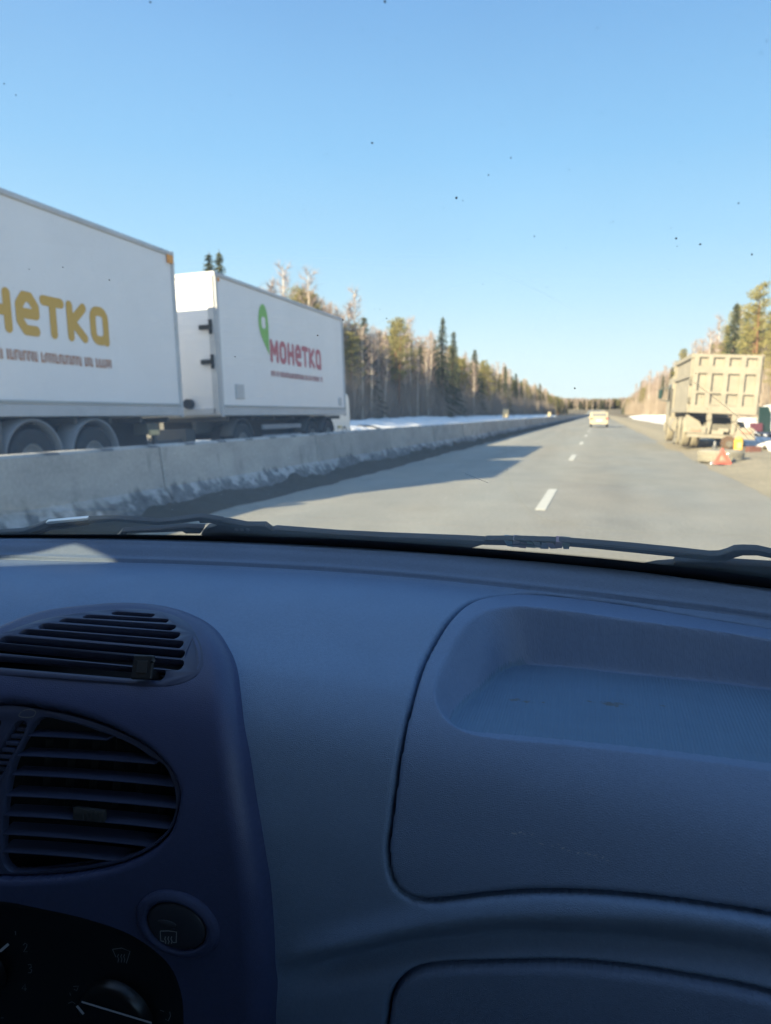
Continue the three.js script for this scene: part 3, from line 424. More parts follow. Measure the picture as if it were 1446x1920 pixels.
  mk('cab_window', [bx(0.03, 0.75, 0.9, -1.18, 2.1, -0.9 - 5.55)], K.glass, cab); mk('bumper', [bx(2.4, 0.4, 0.25, 0, 0.6, -7.4)], m, cab);
  for (const s of [-1, 1]) { const q = mk('mirror', [bx(0.16, 0.42, 0.14, s * 1.52, 2.05, -7.0, 0.04), bar([s * 1.18, 2.35, -6.9], [s * 1.5, 2.3, -7.0], 0.02), bar([s * 1.18, 1.75, -6.9], [s * 1.5, 1.8, -7.0], 0.02)], K.green, o); }
  mk('side_tank', [cyl(0.3, 0.3, 1.2, 18, -1.0, 0.72, -4.1, 'z'), bx(0.2, 0.5, 0.5, -1.05, 0.75, -5.0)], m, o); mk('grab_rail', [bar([-1.22, 1.1, -5.5], [-1.22, 2.3, -5.5], 0.025)], K.dustDark, o);
}
{ // things on the ground behind the dump truck
  const g = (px, py) => { const a = onY(px, py, 0.1); return [a.x, bank(a.x, a.z) + 0.012, a.z]; };
  const tp = g(1357, 864);
  const ty = thing('spare_tyre', 'dusty grey truck tyre lying flat behind the dump truck', 'tyre', [tp[0], tp[1], tp[2] - 0.55]);
  { const body = tyreGeo(0.58, 0.34, 0.5).rotateZ(Math.PI / 2).translate(0, 0.17, 0); mk('tyre_body', [toCreasedNormals(body, 0.7)], dusty([0.3, 0.275, 0.215], 1), ty); const tr = []; for (let k = 0; k < 44; k++) for (const s of [-1, 1]) { const b = bx(0.03, 0.12, 0.05, 0.583, 0.17 + s * 0.075, 0, 0.004); b.rotateX(s * 0.35); b.rotateY((k + (s > 0 ? 0.5 : 0)) * 0.1428); tr.push(b); } mk('tread_blocks', tr, dusty([0.26, 0.24, 0.19], 1), ty); }
  const wp = g(1354, 866.5), wt = thing('warning_triangle', 'red reflective warning triangle standing before the flat tyre', 'warning triangle', [wp[0], wp[1], wp[2]], 0.12);
  { const s = new THREE.Shape(), Rr = 0.27, tri = (r) => [0, 1, 2].map((k) => new THREE.Vector2(Math.sin(k * 2.0944) * r, Math.cos(k * 2.0944) * r)); s.setFromPoints(tri(Rr)); s.holes.push(new THREE.Path(tri(Rr * 0.42))); const e = new THREE.ExtrudeGeometry(s, { depth: 0.02, bevelEnabled: true, bevelSize: 0.012, bevelThickness: 0.006, bevelSegments: 1 }); e.translate(0, 0.17, 0); e.rotateX(-0.1); mk('reflector_frame', [norm(e)], mat([0.62, 0.12, 0.08], 0.4), wt);
    mk('foot', [bx(0.3, 0.015, 0.05, 0, 0.015, 0.02), bx(0.05, 0.015, 0.24, 0, 0.012, 0)], K.black, wt); for (const [x, y] of [[-0.27, 0.04], [0.13, 0.29]]) mk('white_reflector', [new THREE.SphereGeometry(0.045, 12, 8).scale(1, 1, 0.5).translate(x, y, 0.04)].map(norm), mat([0.9, 0.9, 0.88], 0.15, { metalness: 0.8 }), wt); }
  const cp = onZ(1384, 842, -26.8), can = thing('canister', 'yellow plastic canister standing under the truck tail', 'canister', [cp.x, bank(cp.x, cp.z) + 0.01, cp.z], 0.2);
  mk('can_body', [bx(0.26, 0.4, 0.18, 0, 0.2, 0, 0.05)], K.yellow, can); mk('handle', [bar([-0.09, 0.39, 0], [-0.06, 0.46, 0], 0.016), bar([-0.06, 0.46, 0], [0.05, 0.46, 0], 0.016), bar([0.05, 0.46, 0], [0.08, 0.39, 0], 0.016)], K.yellow, can); mk('cap', [cyl(0.03, 0.03, 0.05, 10, 0.1, 0.42, 0)], mat([0.5, 0.2, 0.02], 0.5), can); mk('can_patch', [bx(0.14, 0.2, 0.006, 0, 0.2, 0.091, 0)], mat([0.85, 0.6, 0.25], 0.4), can);  // paler yellow patch on the can front
  const hp = onZ(1366, 842, -27.6), hub = thing('brake_drum', 'rusty brown brake drum lowered under the truck tail beside the canister', 'brake drum', [hp.x, bank(hp.x, hp.z), hp.z]);
  mk('drum', [cyl(0.22, 0.22, 0.2, 24, 0, 0.22, 0, 'z'), cyl(0.25, 0.25, 0.05, 24, 0, 0.25, -0.1, 'z')], K.brown, hub); mk('hub_flange', [cyl(0.11, 0.12, 0.12, 16, 0, 0.22, 0.14, 'z')], K.dustDark, hub);
  const jp = onZ(1340, 842, -27), jack = thing('bottle_jack', 'small dark bottle jack on the ground left of the brake drum', 'jack', [jp.x, bank(jp.x, jp.z), jp.z]);
  mk('jack_body', [bx(0.24, 0.05, 0.2, 0, 0.025, 0), cyl(0.08, 0.09, 0.2, 14, 0, 0.14, 0)], K.steel, jack); mk('ram', [cyl(0.035, 0.035, 0.16, 10, 0, 0.3, 0)], K.rim, jack);
  const rp = onZ(1413, 838, -26.5), rb = thing('tool_case', 'low red brown tool case on the ground at the right', 'tool case', [rp.x, bank(rp.x, rp.z), rp.z], 0.3);
  mk('case_body', [bx(0.42, 0.14, 0.24, 0, 0.07, 0, 0.02)], mat([0.16, 0.07, 0.05], 0.7), rb); mk('lid', [bx(0.43, 0.05, 0.25, 0, 0.165, 0, 0.02)], mat([0.19, 0.08, 0.055], 0.7), rb); mk('handle', [bx(0.14, 0.03, 0.03, 0, 0.2, 0.0)], K.black, rb);
  // white van parked ahead of the truck on the verge
  const vp = onZ(1468, 822, -50), v = thing('parked_van', 'parked white van with an open dark rear door, cut by the right edge', 'van', [vp.x + 0.3, bank(vp.x, vp.z), vp.z], 0);
  mk('body', [prism([[0, 0.42], [4.6, 0.42], [4.65, 1.0], [3.9, 1.2], [3.2, 2.1], [0, 2.2]], 1.9, 0.06, -0.95).rotateY(Math.PI / 2)], K.white, v); mk('shade_sill', [bx(1.92, 0.34, 4.4, 0, 0.5, -2.3)], K.navy, v);  // dark blue of the lower parts paints in shade low on the van
  mk('rear_door', [prism([[-0.1, 0.5], [0.75, 0.5], [0.75, 1.6], [0.55, 2.02], [-0.1, 2.02]], 0.06, 0.015, 0).rotateY(0.5).translate(-1.72, 0, 0.35)], K.green, v); mk('door_trim', [bx(0.7, 0.5, 0.03, -1.9, 0.8, 0.5)], K.maroon, v);
  mk('rear_lamp', [bx(0.12, 0.4, 0.04, 0.85, 1.1, 0.02)], K.red, v); mk('rear_bumper', [bx(1.9, 0.2, 0.16, 0, 0.48, 0.05)], K.navy, v); for (const z of [-0.9, -3.6]) for (const s of [-1, 1]) wheel(v, s * 0.84, 0.33, z, 0.33, 0.22, K.tyre, K.rim);
}
for (const [px, py, ht, wd, far, label] of [[948, 787, 2.0, 1.2, -150, 'nearer beige sign board on the snowy left verge'], [1030, 783, 1.8, 1.1, -270, 'farther small beige sign board on the snowy left verge']]) {
  const q = onZ(px, py, far), s = thing('road_sign', label, 'sign', [q.x, q.y, far]); mk('board', [bx(wd, ht * 0.86, 0.06, 0, ht * 0.62, 0)], K.cream, s); mk('post', [cyl(0.05, 0.05, Math.max(1.2, q.y + 1), 8, -0.3, 0, -0.06), cyl(0.05, 0.05, Math.max(1.2, q.y + 1), 8, 0.3, 0, -0.06)], K.rail, s);
}

// ---------------------------------------------------------------- the car we sit in
const XC = -0.38, BOW = 0.35;
const grain = tex(512, (u, v) => { let b = 9, c = 9; const n = 34, gx = u * n, gy = v * n; for (let a = -1; a <= 1; a++) for (let e = -1; e <= 1; e++) { const ix = Math.floor(gx) + a, iy = Math.floor(gy) + e, wx = ((ix % n) + n) % n, wy = ((iy % n) + n) % n, h = Math.sin(wx * 127.1 + wy * 311.7) * 43758.5453, h2 = Math.sin(wx * 269.5 + wy * 183.3) * 43758.5453, dx = ix + (h - Math.floor(h)) - gx, dy = iy + (h2 - Math.floor(h2)) - gy, d = dx * dx + dy * dy; if (d < b) { c = b; b = d; } else if (d < c) c = d; } return clamp((Math.sqrt(c) - Math.sqrt(b)) * 1.6, 0, 1) * 0.8 + pfbm(u, v, 60, 2, 3.3) * 0.3 + 0.1; }, false);
const speck = tex(512, (u, v) => { const a = pfbm(u, v, 5, 4, 41.3), f = pfbm(u, v, 120, 2, 4.3), d = R() < 0.0012 ? 0.5 : 0; const k = 0.5 * (1 + a * 0.1 + f * 0.16) + d * 0.3; return [k, k, k]; });
const plastic = (c, r, gs = 0.0002) => mat(c.map((x) => x * 2), r, { bumpMap: at8(grain, 0.055), bumpScale: gs, map: at8(speck, 0.3) });
const P = {
  dash: plastic([0.19, 0.265, 0.385], 0.5, 0.0003), lid: plastic([0.175, 0.24, 0.36], 0.5, 0.0003), hood: plastic([0.058, 0.072, 0.15], 0.4, 0.00015), grille: mat([0.05, 0.06, 0.11], 0.4), black: mat([0.012, 0.012, 0.013], 0.7), gloss: mat([0.008, 0.008, 0.009], 0.3), print: mat([0.34, 0.36, 0.38], 0.6), wiper: mat([0.035, 0.035, 0.036], 0.5), metal: mat([0.7, 0.7, 0.68], 0.25, { metalness: 1 }), tape: mat([0.32, 0.32, 0.33], 0.35), frit: mat([0.006, 0.006, 0.007], 0.35), clip: mat([0.02, 0.02, 0.022], 0.5),
  liner: mat([0.42, 0.41, 0.39], 0.95), trim: mat([0.16, 0.16, 0.165], 0.8), glass: new THREE.MeshPhysicalMaterial({ color: rgb(0.93, 0.965, 0.955), roughness: 0, metalness: 0, transmission: 1, thickness: 0, ior: 1.5, side: THREE.DoubleSide }),
};
const car = thing('car', 'interior of the car the view is taken from, with grey dashboard and windscreen', 'car', [XC, 0, 0]);
const mc = (name, geos, m, parent = car) => { const a = (Array.isArray(geos) ? geos : [geos]).map((g) => { g.translate(-XC, 0, 0); return g; }); return mk(name, a.length === 1 ? a[0] : a, m, parent); };
// dash surface: one bowed profile running from the windscreen edge over the shelf and down the face
const prof = [[1033, 1.204], [1046, 1.197], [1077, 1.1785], [1112, 1.1715], [1150, 1.1625], [1220, 1.141], [1300, 1.119], [1400, 1.084], [1550, 1.021], [1700, 0.952], [1920, 0.84], [2200, 0.68]].map(([py, Y]) => { const q = onY(723, py, Y); return [q.z - BOW * (q.x - XC) ** 2, Y]; });
prof.unshift([prof[0][0] - 0.05, 1.16], [prof[0][0] - 0.035, 1.192], [prof[0][0] - 0.014, 1.2035]);
const PS = spline(prof, false, 900), PL = [0]; for (let i = 1; i < PS.length; i++) PL.push(PL[i - 1] + Math.hypot(PS[i][0] - PS[i - 1][0], PS[i][1] - PS[i - 1][1]));
const VL = PL[PL.length - 1];
function prAt(v) { v = clamp(v, 0, VL * 0.9999); let a = 0, b = PL.length - 1; while (b - a > 1) { const m = (a + b) >> 1; if (PL[m] > v) b = m; else a = m; } const t = (v - PL[a]) / (PL[b] - PL[a]), i0 = Math.max(0, a - 3), i1 = Math.min(PS.length - 1, b + 3), tz = PS[i1][0] - PS[i0][0], ty = PS[i1][1] - PS[i0][1], l = Math.hypot(tz, ty); return [lerp(PS[a][0], PS[b][0], t), lerp(PS[a][1], PS[b][1], t), -ty / l, tz / l]; }
const DM = (x, v, h = 0) => { const q = prAt(v); return [x, q[1] + h * q[3], q[0] + h * q[2] + BOW * (x - XC) ** 2]; };
function hit(px, py, h = 0) {                        // chart position (x, v) that a pixel of the photograph shows
  const d = ray(px, py); let best = 0, va = 0;
  const f = (t) => { const x = d.x * t, y = EYE.y + d.y * t, z = d.z * t - BOW * (x - XC) ** 2; let b = 1e9, s = 1; for (let i = 0; i < PS.length; i += 2) { const e = (PS[i][0] - z) ** 2 + (PS[i][1] - y) ** 2; if (e < b) { b = e; best = i; } } const q = prAt(PL[best]); const dz = z - PS[best][0], dy = y - PS[best][1]; va = PL[best] + (dz * q[3] - dy * q[2]); s = dz * q[2] + dy * q[3]; return s - h; };
  let t0 = 0.25, t1 = 0; for (let t = 0.27; t < 1.6; t += 0.02) { if (f(t) < 0) { t1 = t; break; } t0 = t; } if (!t1) { f(1.2); return [d.x * 1.2, va]; }
  for (let k = 0; k < 22; k++) { const m = (t0 + t1) / 2; if (f(m) < 0) t1 = m; else t0 = m; } f(t1); return [d.x * t1, va];
}
const z6 = (x, y) => [x / 2.582, y / 2.582 + 1120], z7 = (x, y) => [x / 2.582, y / 2.582 + 1560], z8 = (x, y) => [680 + x / 1.888, 1080 + y / 1.888];
const H = (pts, h = 0) => pts.map((p) => hit(p[0], p[1], h));
function bend(g, h0, map = DM) { const q = norm(g), p = q.attributes.position; for (let i = 0; i < p.count; i++) p.setXYZ(i, ...map(p.getX(i), p.getY(i), h0 + p.getZ(i))); q.deleteAttribute('normal'); q.computeVertexNormals(); return toCreasedNormals(q, 0.7); }
function plate(pts, holes, h0, h1, bev, map = DM, curve = 10) { const s = new THREE.Shape(pts.map((p) => new THREE.Vector2(...p))); for (const q of holes) s.holes.push(new THREE.Path(q.map((p) => new THREE.Vector2(...p)))); return bend(new THREE.ExtrudeGeometry(s, { depth: h1 - h0 - 2 * bev, bevelEnabled: bev > 0, bevelSize: bev, bevelThickness: bev, bevelOffset: -bev, bevelSegments: 2, curveSegments: curve }), h0 + bev, map); }
function ribbon(pts, w, h, map = DM) { const p = [], n = pts.length; const L = [], Rr = []; for (let i = 0; i < n; i++) { const a = pts[Math.max(0, i - 1)], b = pts[Math.min(n - 1, i + 1)], dx = b[0] - a[0], dy = b[1] - a[1], l = Math.hypot(dx, dy) || 1; L.push([pts[i][0] - (dy / l) * w / 2, pts[i][1] + (dx / l) * w / 2]); Rr.push([pts[i][0] + (dy / l) * w / 2, pts[i][1] - (dx / l) * w / 2]); } for (let i = 0; i + 1 < n; i++) for (const q of [L[i], Rr[i], L[i + 1], Rr[i], Rr[i + 1], L[i + 1]]) p.push(...map(q[0], q[1], h)); const g = new THREE.BufferGeometry(); g.setAttribute('position', new THREE.Float32BufferAttribute(p, 3)); g.computeVertexNormals(); return norm(g); }
// outlines, read off the photograph and laid on the dash surface
const lidC = spline(H([[1640, 1215], ...[[1446, 185], [1200, 145], [900, 95], [700, 70], [550, 62], [450, 72], [370, 97], [310, 148], [260, 220], [215, 305], [175, 430], [145, 540], [118, 700], [95, 880], [86, 960], [92, 1040], [115, 1100], [160, 1140], [230, 1155], [330, 1148], [450, 1134], [600, 1124], [800, 1127], [1000, 1144], [1200, 1170], [1446, 1210]].map((p) => z8(...p)), [1660, 1775]]), true, 260);
const trayC = spline(H([[1620, 1238], ...[[1446, 232], [1000, 170], [700, 128], [540, 112], [440, 125], [370, 170], [310, 260], [268, 350], [256, 420], [275, 480], [320, 530], [390, 563], [500, 578], [700, 600], [900, 622], [1100, 645], [1446, 690]].map((p) => z8(...p)), [1630, 1470]]), true, 200);
const gloveC = spline(H([...[[78, 1760], [80, 1586], [95, 1500], [130, 1440], [190, 1402], [300, 1386], [500, 1379], [700, 1379], [900, 1394], [1150, 1430], [1446, 1490]].map((p) => z8(...p)), [1640, 1935], [1640, 2150], [1000, 2150]]), true, 180);
const hoodC = spline(H([[-330, 1920], [-310, 1600], [-260, 1420], [-200, 1300], [-100, 1228], ...[[0, 195], [120, 150], [250, 108], [500, 74], [650, 66], [800, 77], [930, 108], [1050, 172], [1110, 250], [1150, 350], [1168, 480], [1184, 620], [1213, 770], [1240, 950], [1266, 1100], [1290, 1250], [1311, 1380]].map((p) => z6(...p)), ...[[1330, 500], [1340, 750], [1336, 930]].map((p) => z7(...p)), [512, 2150], [-330, 2150]]), true, 260);
const seamL = H([[-200, 1050], [0, 1047], [150, 1051], [723, 1077], [1023, 1107], [1446, 1160], [1560, 1180]]), lipL = H([[500, 1850], [640, 1815], [786, 1784], [945, 1769], [1104, 1774], [1263, 1787], [1446, 1816], [1600, 1840]]);
const along = (P_, x) => { let i = 1; while (i < P_.length - 1 && x > P_[i][0]) i++; const t = clamp((x - P_[i - 1][0]) / (P_[i][0] - P_[i - 1][0]), -0.2, 1.2); return lerp(P_[i - 1][1], P_[i][1], t); };
const rimS = spline(H([[-200, 1015], [0, 1013], [300, 1017], [640, 1031], [840, 1043], [1180, 1073], [1446, 1113], [1560, 1130]]), false, 60), seamS = spline(seamL, false, 60), lipS = spline(lipL, false, 60);
const smin = (a, b, k) => { const h = clamp(0.5 + (0.5 * (b - a)) / k, 0, 1); return lerp(b, a, h) - k * h * (1 - h); };
const bodyRelief = (x, v) => {
  const ds = v - along(seamS, x); const dr = v - along(rimS, x); let h = -0.0045 * Math.exp(-((ds / 0.002) ** 2)) + 0.0018 * Math.exp(-(((ds + 0.0045) / 0.0026) ** 2)) + 0.001 * Math.exp(-(((ds - 0.0045) / 0.0025) ** 2)) + 0.0018 * Math.exp(-((dr / 0.0028) ** 2));
  if (x > -0.42) { const dl = v - along(lipS, x), k = ss(-0.3, -0.2, x); h += k * (-0.013 * Math.exp(-((dl / 0.014) ** 2)) + 0.007 * Math.exp(-(((dl + 0.026) / 0.013) ** 2))); }
  return h;
};
const lipVl = H([[945, 1386], [1446, 1445]]);
const tray = (x, v, sd) => {                          // how far the tray goes below the lid surface, straight down
  if (sd > 0.004) return [0, 0];
  const q = prAt(v), vl = lerp(lipVl[0][1], lipVl[1][1], (x - lipVl[0][0]) / (lipVl[1][0] - lipVl[0][0])), ql = prAt(vl), fl = ql[1] - 0.0005 + (ql[0] - q[0]) * 0.04, full = Math.max(0, q[1] - fl);
  const slope = lerp(1.5, 6, ss(0.03, 0.1, x - trayX0)), wall = Math.max(0, -sd + 0.002) * slope; const wallS = wall < 0.008 ? wall * wall / 0.016 : wall - 0.004; return [Math.min(full, Math.max(0, smin(wallS, full, 0.007))), full < wallS * 1.1 ? 1 : 0];
};
const trayX0 = Math.min(...trayC.map((p) => p[0]));
const edge = (s, r) => { if (s >= r) return 0; const k = 1 - Math.max(s, 0) / r; return r * (1 - Math.sqrt(Math.max(0, 1 - k * k))); };
const snapTo = (C, at, when) => (x, v, st) => { if (when && !when(x, v)) return [x, v]; const d = sdPoly(x, v, C) - at; if (Math.abs(d) > st * 0.75) return [x, v]; const e = 1e-4, gx = (sdPoly(x + e, v, C) - at - d) / e, gv = (sdPoly(x, v + e, C) - at - d) / e, g = gx * gx + gv * gv || 1; return [x - (d * gx) / g, v - (d * gv) / g]; };
const chart = (x0, x1, v0, v1, st, fn, keep, snap) => { const nx = Math.ceil((x1 - x0) / st), nv = Math.ceil((v1 - v0) / st); return grid(nx, nv, (i, j) => { let x = lerp(x0, x1, i), v = lerp(v0, v1, j); if (snap) [x, v] = snap(x, v, st); const [h, dy] = fn(x, v), p = DM(x, v, h); return [p[0], p[1] - dy, p[2], x, v]; }, keep && ((i, j) => keep(lerp(x0, x1, i), lerp(v0, v1, j)))); };
const CUT = 0.0016, XR = 0.36;
const ventC = spline(H([...[[0, 513], [200, 533], [400, 578], [600, 658], [750, 752], [840, 855], [872, 940], [866, 1010], [830, 1130], [740, 1222], [600, 1292], [400, 1337], [200, 1357], [0, 1360]].map((p) => z6(...p)), [-120, 1640], [-220, 1590], [-250, 1500], [-220, 1420], [-130, 1345]], 0.02), true, 200);
const grillC = spline(H([[-260, 240], [-100, 205], [0, 186], [200, 115], [400, 80], [560, 65], [700, 65], [800, 80], [900, 122], [955, 190], [985, 270], [985, 340], [950, 392], [850, 432], [700, 438], [400, 412], [0, 382], [-260, 360]].map((p) => z6(...p)), 0.022), true, 160);
const dashG = chart(-1.1, XR, 0, VL, 0.0021, (x, v) => {
  let h = bodyRelief(x, v); const a = x > -0.3 ? sdPoly(x, v, lidC) : 1, b = x > -0.3 && v > 0.3 ? sdPoly(x, v, gloveC) : 1; h -= edge(a, 0.005) * 1.3 + edge(b, 0.006) * 1.3; if (a < 0) h -= 0.012 * ss(0, -0.001, a); if (b < 0) h -= 0.014 * ss(0, -0.001, b); return [h, 0];
}, (x, v) => !(x > -0.3 && sdPoly(x, v, lidC) < -0.012) && !(x > -0.3 && v > 0.3 && sdPoly(x, v, gloveC) < -0.012) && !(x < -0.2 && sdPoly(x, v, hoodC) < -0.01));
const dash = mc('dashboard', dashG, P.dash);
const lx0 = Math.min(...lidC.map((p) => p[0])), lv0 = Math.min(...lidC.map((p) => p[1])) - 0.002, lv1 = Math.max(...lidC.map((p) => p[1])) + 0.002;
const lidFn = (x, v) => { const a = sdPoly(x, v, lidC), s = -a - CUT, e = edge(s, 0.006) * 1.2 + (s < 0.0005 ? 0.004 : 0), sd = sdPoly(x, v, trayC); return [0.0012 - e, tray(x, v, sd)[0]]; };
const isFloor = (x, v) => { const sd = sdPoly(x, v, trayC); return sd < -0.012 && tray(x, v, sd)[1] === 1; };
const lid = mc('storage_tray_lid', chart(lx0, XR, lv0, lv1, 0.0015, lidFn, (x, v) => sdPoly(x, v, lidC) < -CUT && !isFloor(x, v), snapTo(lidC, -CUT)), P.lid, dash);
{ // ribbed floor of the tray with two brown crumbs stains
  const tv0 = Math.min(...trayC.map((p) => p[1])), tv1 = Math.max(...trayC.map((p) => p[1])), st = [[968, 1308, 0.013], [990, 1314, 0.011], [1020, 1316, 0.006], [1146, 1320, 0.017], [1108, 1312, 0.008], [1162, 1318, 0.012], [1240, 1322, 0.005]].map(([a, b, r]) => [...hit(a, b, -0.042), r]);
  const n = 512, u0 = trayX0, wu = XR - trayX0;
  const map = tex(n, (u, v) => { const x = u0 + u * wu, y = tv0 + v * (tv1 - tv0); let k = 0; for (const s of st) k = Math.max(k, 1 - Math.hypot((x - s[0]) / s[2], (y - s[1]) / (s[2] * 0.5))); k = ss(0.0, 0.7, k + fbm(x * 300, y * 300, 3) * 0.9 - 0.25) * ss(-0.3, 0.2, k); const b = 1 + pfbm(u, v, 9, 4, 2) * 0.14; return [lerp(0.125 * b, 0.13, k * 0.8), lerp(0.2 * b, 0.11, k * 0.8), lerp(0.29 * b, 0.09, k * 0.8)]; });
  const ribs = tex(256, (u, v) => 0.5 + 0.5 * Math.sin(u * 2 * Math.PI * 7), false); ribs.repeat.set(1 / 0.02, 1 / 0.02);
  map.repeat.set(1 / wu, 1 / (tv1 - tv0)); map.offset.set(-u0 / wu, -tv0 / (tv1 - tv0)); map.wrapS = map.wrapT = THREE.ClampToEdgeWrapping;
  mc('tray_floor', chart(lx0, XR, lv0, lv1, 0.0015, lidFn, isFloor), mat([1, 1, 1], 0.6, { map, bumpMap: ribs, bumpScale: 0.0003 }), dash).userData.label = 'ribbed tray floor with brown stains';
  const sc = []; let q = [957, 1560]; const pts = []; for (let k = 0; k <= 24; k++) pts.push([957 + k * 7.8 + rr(-3, 3), 1560 + k * 2.3 + rr(-5, 5)]);
  for (let k = 0; k < 24; k++) if (R() < 0.75) sc.push(ribbon(H([pts[k], [pts[k][0] + rr(3, 9), pts[k][1] + rr(-4, 5)]], 0.0014), rr(0.0002, 0.0006), 0.0015)); mc('scratch_mark', sc, mat([0.5, 0.5, 0.52], 0.7), dash);
}
const gv0 = Math.min(...gloveC.map((p) => p[1]));
mc('glovebox_lid', chart(lx0 - 0.01, XR, gv0, VL, 0.0018, (x, v) => { const a = sdPoly(x, v, gloveC), s = -a - CUT; return [-0.001 - edge(s, 0.008) * 1.2 - (s < 0.0005 ? 0.004 : 0), 0]; }, (x, v) => sdPoly(x, v, gloveC) < -CUT, snapTo(gloveC, -CUT)), P.lid, dash);
// raised centre stack
const HR = 0.024;
const hoodH = (x, v) => { const s = -sdPoly(x, v, hoodC), a = sdPoly(x, v, ventC); let h = HR - edge(s, HR) * 1.1 + bodyRelief(x, v) * (s < 0.012 ? 1 : 0) * 0.5; h -= edge(a, 0.007); if (a < 0) h -= 0.012; return h; };
const hv0 = Math.min(...hoodC.map((p) => p[1]));
const hood = mc('centre_stack', chart(-0.66, -0.23, hv0, VL, 0.0015, (x, v) => [hoodH(x, v), 0], (x, v) => sdPoly(x, v, hoodC) < 0.0006 && sdPoly(x, v, ventC) > -0.003 && sdPoly(x, v, grillC) > -0.005, snapTo(hoodC, 0.0006)), P.hood);
mc('duct_shell', chart(-0.7, -0.3, hv0 + 0.02, VL, 0.01, (x, v) => [-0.035, 0]), P.black, hood);
{ // top grille: plate with eight long slots
  const stad = (a, b, th) => { const A = hit(...z6(...a), 0.0235), B = hit(...z6(...b), 0.0235), r = (hit(...z6(a[0], a[1] + th), 0.0235)[1] - hit(...z6(a[0], a[1] - th), 0.0235)[1]) / 2, out = []; for (let k = 0; k <= 8; k++) { const t = -Math.PI / 2 + (k / 8) * Math.PI; out.push([B[0] + Math.cos(t) * r * 0.9, B[1] + Math.sin(t) * r]); } for (let k = 0; k <= 8; k++) { const t = Math.PI / 2 + (k / 8) * Math.PI; out.push([A[0] + Math.cos(t) * r * 1.6, A[1] + Math.sin(t) * r]); } return out; };
  const slots = [[[565, 79], [735, 90], 8], [[430, 97], [800, 117], 10], [[320, 117], [832, 149], 13], [[222, 142], [852, 187], 15], [[125, 174], [868, 232], 17.5], [[30, 207], [876, 280], 19], [[-70, 242], [870, 329], 21], [[-70, 308], [780, 377], 25]].map((s) => stad(...s));
  mc('top_vent_grille', plate(grillC, slots, 0.012, 0.0245, 0.0012), P.grille, hood);
}
{ // round twin air vent
  const D = spline(H([[185, 588], [330, 603], [500, 655], [620, 703], [720, 765], [800, 820], [834, 890], [850, 960], [850, 1030], [835, 1100], [790, 1172], [700, 1240], [600, 1285], [450, 1318], [250, 1335], [70, 1336], [16, 1290], [10, 1150], [28, 950], [62, 800], [122, 675]].map((p) => z6(...p)), 0.016), true, 120);
  const D2 = spline(H([[18, 582], [-8, 650], [-50, 740], [-92, 860], [-125, 1000], [-140, 1150], [-140, 1290], [-190, 1325], [-450, 1290], [-560, 1100], [-560, 950], [-480, 780], [-250, 600], [-100, 572]].map((p) => z6(...p)), 0.016), true, 90);
  const TW = spline(H([[82, 604], [128, 606], [100, 690], [50, 775], [5, 860], [-50, 860], [-15, 760], [35, 670]].map((p) => z6(...p)), 0.016), true, 48);
  const keepIn = (C) => { const c = C.reduce((a, p) => [a[0] + p[0] / C.length, a[1] + p[1] / C.length], [0, 0]); return C.map((p) => { let [x, v] = p; for (let k = 0; k < 60 && sdPoly(x, v, ventC) > -0.0042; k++) { x += (c[0] - x) * 0.012; v += (c[1] - v) * 0.012; } return [x, v]; }); };
  const shrink = (C, k) => { const c = C.reduce((a, p) => [a[0] + p[0] / C.length, a[1] + p[1] / C.length], [0, 0]); return C.map((p) => [c[0] + (p[0] - c[0]) * k, c[1] + (p[1] - c[1]) * k]); };
  const inner = ventC.map(([x, v]) => { const c = ventC.reduce((a, p) => [a[0] + p[0] / ventC.length, a[1] + p[1] / ventC.length], [0, 0]), l = Math.hypot(x - c[0], v - c[1]); return [x - ((x - c[0]) / l) * 0.0018, v - ((v - c[1]) / l) * 0.0018]; });
  const vent = mc('air_vent', plate(inner, [keepIn(D), shrink(D2, 0.95), TW], 0.006, 0.0165, 0.0014), P.grille);
  const lines = [[145, 670, 510, 690], [95, 766, 742, 806], [65, 858, 830, 915], [40, 960, 852, 1022], [20, 1055, 842, 1125], [14, 1145, 775, 1213], [14, 1232, 665, 1288]];
  for (const [a, b, c, d] of lines) { const A = hit(...z6(a - 8, b), 0.0145), B = hit(...z6(c + 8, d), 0.0145), t = 0.0011, g = new THREE.BoxGeometry(1, 1, 1, 20, 2, 6), p = g.attributes.position; for (let i = 0; i < p.count; i++) { const k = p.getX(i) + 0.5, w = p.getZ(i), e = 0.35 + 0.65 * Math.sqrt(clamp((0.5 - w) * 6, 0, 1)); p.setXYZ(i, lerp(A[0], B[0], k), lerp(A[1], B[1], k) + p.getY(i) * 2 * t * e + (w - 0.5) * 0.004, (w - 0.5) * 0.017); } mc('slat', bend(g, 0.0152), P.grille, vent); }
  for (let k = 0; k < 6; k++) { const A = hit(...z6(180 + k * 115, 900), 0.0), g = bx(0.0012, 0.075, 0.012, A[0], A[1] - 0.005, 0, 0); mc('vane', bend(g, -0.012), P.black, vent); }
  const tb = hit(...z6(430, 1054), 0.016), tg = [bx(0.034, 0.012, 0.006, tb[0], tb[1], 0, 0.0015)]; for (let k = 0; k < 5; k++) tg.push(bx(0.0012, 0.009, 0.0012, tb[0] - 0.005 + k * 0.0045, tb[1], 0.0033, 0)); mc('direction_tab', tg.map((g) => bend(g, 0.014)), mat([0.05, 0.05, 0.05], 0.45), vent);
  const wc = hit(...z6(60, 735), 0.01), wg = []; for (let k = 0; k < 9; k++) { const s = (k - 4) / 4, yv = wc[1] + s * 0.026, hh = 0.012 - s * s * 0.009; wg.push(bx(0.014, 0.0044, 0.008, wc[0] - s * 0.0115, yv, hh, 0.0012)); } mc('thumb_wheel', wg.map((g) => bend(g, 0)), P.grille, vent);
